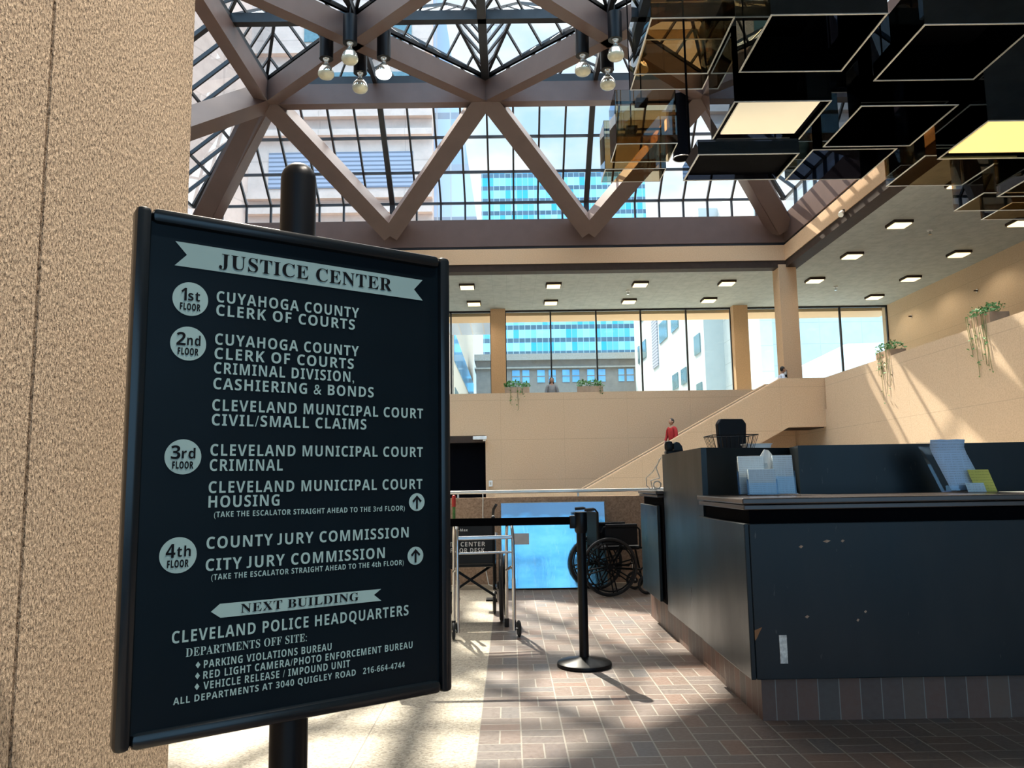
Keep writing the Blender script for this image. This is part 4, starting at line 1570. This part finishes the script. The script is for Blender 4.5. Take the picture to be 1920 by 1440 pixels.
for k, (x_, y_, w_, d_, z_, lab) in enumerate(((1.40, 5.45, .16, .16, 1.398, 'loose white papers lying by the wire basket on the aisle side'), (1.72, 5.55, .15, .12, 1.398, 'loose white papers lying between the basket and the white tub'))):
    m = MB()
    for q in range(4):
        m.box(x_ - w_ / 2 + random.uniform(-.01, .01), x_ + w_ / 2 + random.uniform(-.01, .01), y_ - d_ / 2 + (0 if k else .28), y_ + d_ / 2 + (0 if k else .28), z_ + q * .003, z_ + q * .003 + .0025)
    tag(m.build('paper_stack', 'white'), lab, 'papers', 'papers on the raised desk top')
tb2 = empty('white_tub', (1.78, 5.72, 1.398))
tag(tb2, 'shallow white plastic tub on the raised desk top', 'tub')
m = MB()
m.prism([(-.075, 0), (.075, 0), (.09, .045), (-.09, .045)], 'y', -.06, .06)
m.build('tub_body', 'white', tb2)
MB().box(-.096, .096, -.066, .066, .045, .052, .002).build('rim', 'white', tb2)

# black device with two lobes and its cables
dv = empty('desk_device', (1.26, 6.12, 1.396))
tag(dv, 'black two-humped device on the aisle corner of the raised desk', 'device')
MB().box(-.058, .07, -.04, .05, 0, .03, .01).build('body', 'black', dv)
m = MB().box(-.06, .002, -.035, .045, .02, .105, .026)
m.prism([(.004, .02), (.074, .02), (.066, .062), (.045, .090), (.022, .094), (.004, .082)], 'y', -.03, .04)
m.build('head', 'vinyl_seat', dv, True)
cb2 = MB().tube([(1.19, 6.3, 1.37), (1.17, 6.36, 1.30), (1.20, 6.38, 1.22), (1.14, 6.45, 1.20), (1.16, 6.5, 1.13), (1.2, 6.5, 1.124)], .005, 6)
cb2.tube([(1.2, 6.28, 1.38), (1.15, 6.4, 1.27), (1.12, 6.55, 1.22), (1.13, 6.6, 1.16), (1.17, 6.62, 1.124)], .004, 6)
cb2.torus((1.2, 6.5, 1.165), (0, 1, .2), .03, .006, 24, 6)
tag(cb2.build('cable', 'white', None, True), 'tangle of white cables on the low counter beside the raised desk', 'cable')

# chair behind the desk
ch = empty('office_chair', (1.80, 6.75, 0), radians(12))
tag(ch, 'black high-backed office chair behind the desk', 'chair')
m = MB()
for k in range(5):
    a = 2 * pi * k / 5 + .3
    m.beam((0, 0, .09), (.26 * cos(a), .26 * sin(a), .06), .04, .035)
m.build('base', 'black', ch)
for k in range(5):
    a = 2 * pi * k / 5 + .3
    MB().cyl((.26 * cos(a) - .012, .26 * sin(a), .028), (.26 * cos(a) + .012, .26 * sin(a), .028), .028, n=14).build('caster', 'rubber', ch, True)
MB().cyl((0, 0, .08), (0, 0, .72), .028, n=14).torus((0, 0, .34), (0, 0, 1), .2, .012, 28, 6).build('column', 'chrome', ch, True)
MB().box(-.22, .22, -.2, .22, .72, .80, .03).build('seat', 'vinyl_seat', ch)
m = MB().prism([(-.105, 1.05), (.105, 1.05), (.115, 1.40), (.128, 1.64), (.128, 1.655), (.10, 1.695), (-.10, 1.695), (-.128, 1.655), (-.128, 1.64), (-.115, 1.40)], 'y', -.22, -.16)
m.build('backrest', 'vinyl_seat', ch, False, .012)
MB().tube([(0, -.05, .76), (0, -.2, .80), (0, -.21, 1.1)], .018, 8).build('back_support', 'black', ch, True)

# ================================================================== OUTSIDE
structure(MB().box(-300, 300, 38.3, 400, -.4, -.1).build('ground', plain('pavement', (.50, .48, .44), .9)))
M['beige_out'] = concrete('beige_tower_concrete', (.66, .50, .42), (.56, .42, .35), 1.2, .05, [(2, 3.1, .12, .4), (0, 6.2, .08, 1)], .75)
M['white_out'] = concrete('white_panel_concrete', (.52, .54, .52), (.45, .48, .47), .8, .05, [(2, 1.75, .07, .4), (1, 3.4, .05, 0), (0, 3.4, .05, .7)], .72)
M['grey_out'] = concrete('old_grey_stone', (.25, .225, .20), (.20, .18, .165), 1.5, .05)
M['win_dark'] = plain('distant_window', (.12, .20, .22), .12, 0, .8)
M['win_blue'] = plain('painted_sky_reflection_window', (.14, .36, .62), .1, 0, .8, .25, .4)  # sky reflection put into the blue base colour
M['louver'] = None
m_, t_, b_ = base('louver_grille', (.3, .32, .38), .6)
s_ = t_.nodes.new('ShaderNodeSeparateXYZ')
t_.links.new(coords(t_), s_.inputs[0])
t_.links.new(mixc(t_, line_mask(t_, s_.outputs[2], .32, .13), (.34, .35, .42), (.16, .17, .21)), b_.inputs['Base Color'])
M['louver'] = m_

tw = empty('tower_building', (0, 55, 0))
tag(tw, 'tall beige concrete tower with louvre grilles seen through the skylight', 'building')
MB().box(-18.5, -5.2, 0, 16, 0, 44).build('wall', 'beige_out', tw)
MB().prism([(-40, -16), (-26, -16), (-18.5, -.05), (-18.5, 14), (-40, 14)], 'z', 0, 46).build('wing', 'beige_out', tw)
MB().box(-17.0, -6.6, -.06, .1, 22.4, 25.1).build('louver', 'louver', tw)
MB().box(-15.4, -6.6, -.06, .1, 28.9, 31.2).build('window', 'win_dark', tw)
for z in (20.4, 21.5, 26.2, 27.6, 32.5):
    MB().box(-18.4, -5.2, -.5, 0, z, z + .45).build('ledge', 'beige_out', tw)
for x in (-14.6, -11.2, -8.2):
    MB().box(x, x + 1.5, -.08, .05, 33.6, 36).build('window', 'win_dark', tw)
m = MB()
lo, hi_ = (-5.2, -1.7), (-5.2, -5.0)
A = [(-5.2, 1, 14), (-1.2, 1, 14), (-1.2, 13, 14), (-5.2, 13, 14)]
Bq = [(-5.2, 1, 42), (-5.1, 1, 42), (-5.1, 13, 42), (-5.2, 13, 42)]
va = [m.bm.verts.new(p) for p in A]
vb = [m.bm.verts.new(p) for p in Bq]
for i in range(4):
    m.bm.faces.new((va[i], va[(i + 1) % 4], vb[(i + 1) % 4], vb[i]))
m.bm.faces.new(va[::-1])
m.bm.faces.new(vb)
m.build('glass_bay', facade_bands('pale_glass_bay', (.30, .36, .48), (.34, .34, .37), (.46, .43, .41), 4.0, .5, 1.0), tw)

lb = empty('street_building', (-5.0, 73, 0))
tag(lb, 'pale building along the street at the edge of the sign, with a blue window strip', 'building')
MB().box(-14, 0, 0, 42, 0, 24).build('wall', plain('pale_stone', (.42, .38, .33), .9), lb)
MB().box(-.02, .06, .5, 41, 12.6, 15.4).build('window', 'win_blue', lb)
for k in range(6):
    MB().box(-.02, .05, 1.2 + k * 6.5, 6.0 + k * 6.5, 3.6, 10.2).build('window', 'win_dark', lb)

bb = empty('glass_building', (0, 150, 0))
tag(bb, 'far blue glass office block with grey window bands', 'building')
MB().box(-4.6, 27.5, 0, 20, 0, 62).build('curtain_wall', facade_bands('blue_curtain_wall', (.025, .30, .56), (.075, .13, .18), (.30, .42, .48), 2.53, .85, 1.12, 1.75 - 30.3 + 2.53 * 12 - 1.75), bb)  # reflected sky put into the diffuse blue of the glass
MB().box(4, 16, 4, 14, 62, 63.2).build('penthouse', 'louver', bb)

gb = empty('stone_building', (0, 100, 0))
tag(gb, 'old grey stone building with paired sash windows below the blue block', 'building')
MB().box(-4, 24, 0, 14, 0, 16.8).build('wall', 'grey_out', gb)
MB().box(-4.2, 24.2, -.5, 14, 16.6, 17.4).box(-4.2, 24.2, -.3, 14, 15.55, 15.75).build('cornice', plain('pale_cornice', (.30, .28, .25), .8), gb)
for x0_, x1_ in ((.57, 1.52), (1.86, 2.74), (3.75, 4.7), (5.2, 6.1), (6.94, 7.85), (8.2, 9.1), (10.1, 11.0), (11.5, 12.4), (14.06, 14.8), (15.1, 16.0)):
    wn_ = MB().box(x0_, x1_, -.08, .1, 13.75, 15.35).build('window', 'win_blue', gb)
    MB().box(x0_, x1_, -.12, -.08, 14.5, 14.6).build('sash_bar', 'grey_out', wn_)

wbld = empty('white_building', (15.6, 62, 0))
tag(wbld, 'big white panelled building with sunlit side and shaded front', 'building')
MB().box(0, 2.0, 0, 34, 0, 23).build('wall', 'white_out', wbld)
MB().box(2.0, 40, .8, 34, 0, 23).build('wing', 'white_out', wbld)
MB().box(1.55, 2.4, -9, .8, 0, 23).build('wing', 'white_out', wbld)
for y0_, y1_, z0_, z1_ in ((1.2, 3.2, 11.4, 13.0), (6.5, 8.6, 9.6, 11.0), (10.0, 12.4, 9.6, 11.0), (22, 26, 9.0, 10.6), (9, 12, 15.0, 17.0), (14, 18, 15.0, 17.0), (26, 29, 15.0, 17), (26, 29, 19.5, 21.5), (4.2, 5.4, 7.6, 8.4), (6.2, 7.4, 7.6, 8.4), (30.5, 31.5, 15, 17), (1.2, 3.0, 6.0, 9.0)):
    MB().box(-.08, .1, y0_, y1_, z0_, z1_).build('window', 'win_dark', wbld)
MB().box(-.1, .1, 19, 22, 13, 24).build('shaft_recess', 'louver', wbld)
MB().box(4.2, 4.9, .7, .9, 12.0, 13.8).build('window', 'win_dark', wbld)
MB().box(8.0, 14, .7, .9, 6.0, 8.4).build('window', 'win_dark', wbld)
rp = MB().prism([(13.2, 0), (13.2, 5.9), (19.6, 8.85), (30, 9.0), (30, 0)], 'y', 45, 45.5).build('ramp_wall', plain('white_ramp', (.84, .85, .83), .85))
tag(rp, 'bright white sloping ramp parapet outside the landing windows', 'ramp')
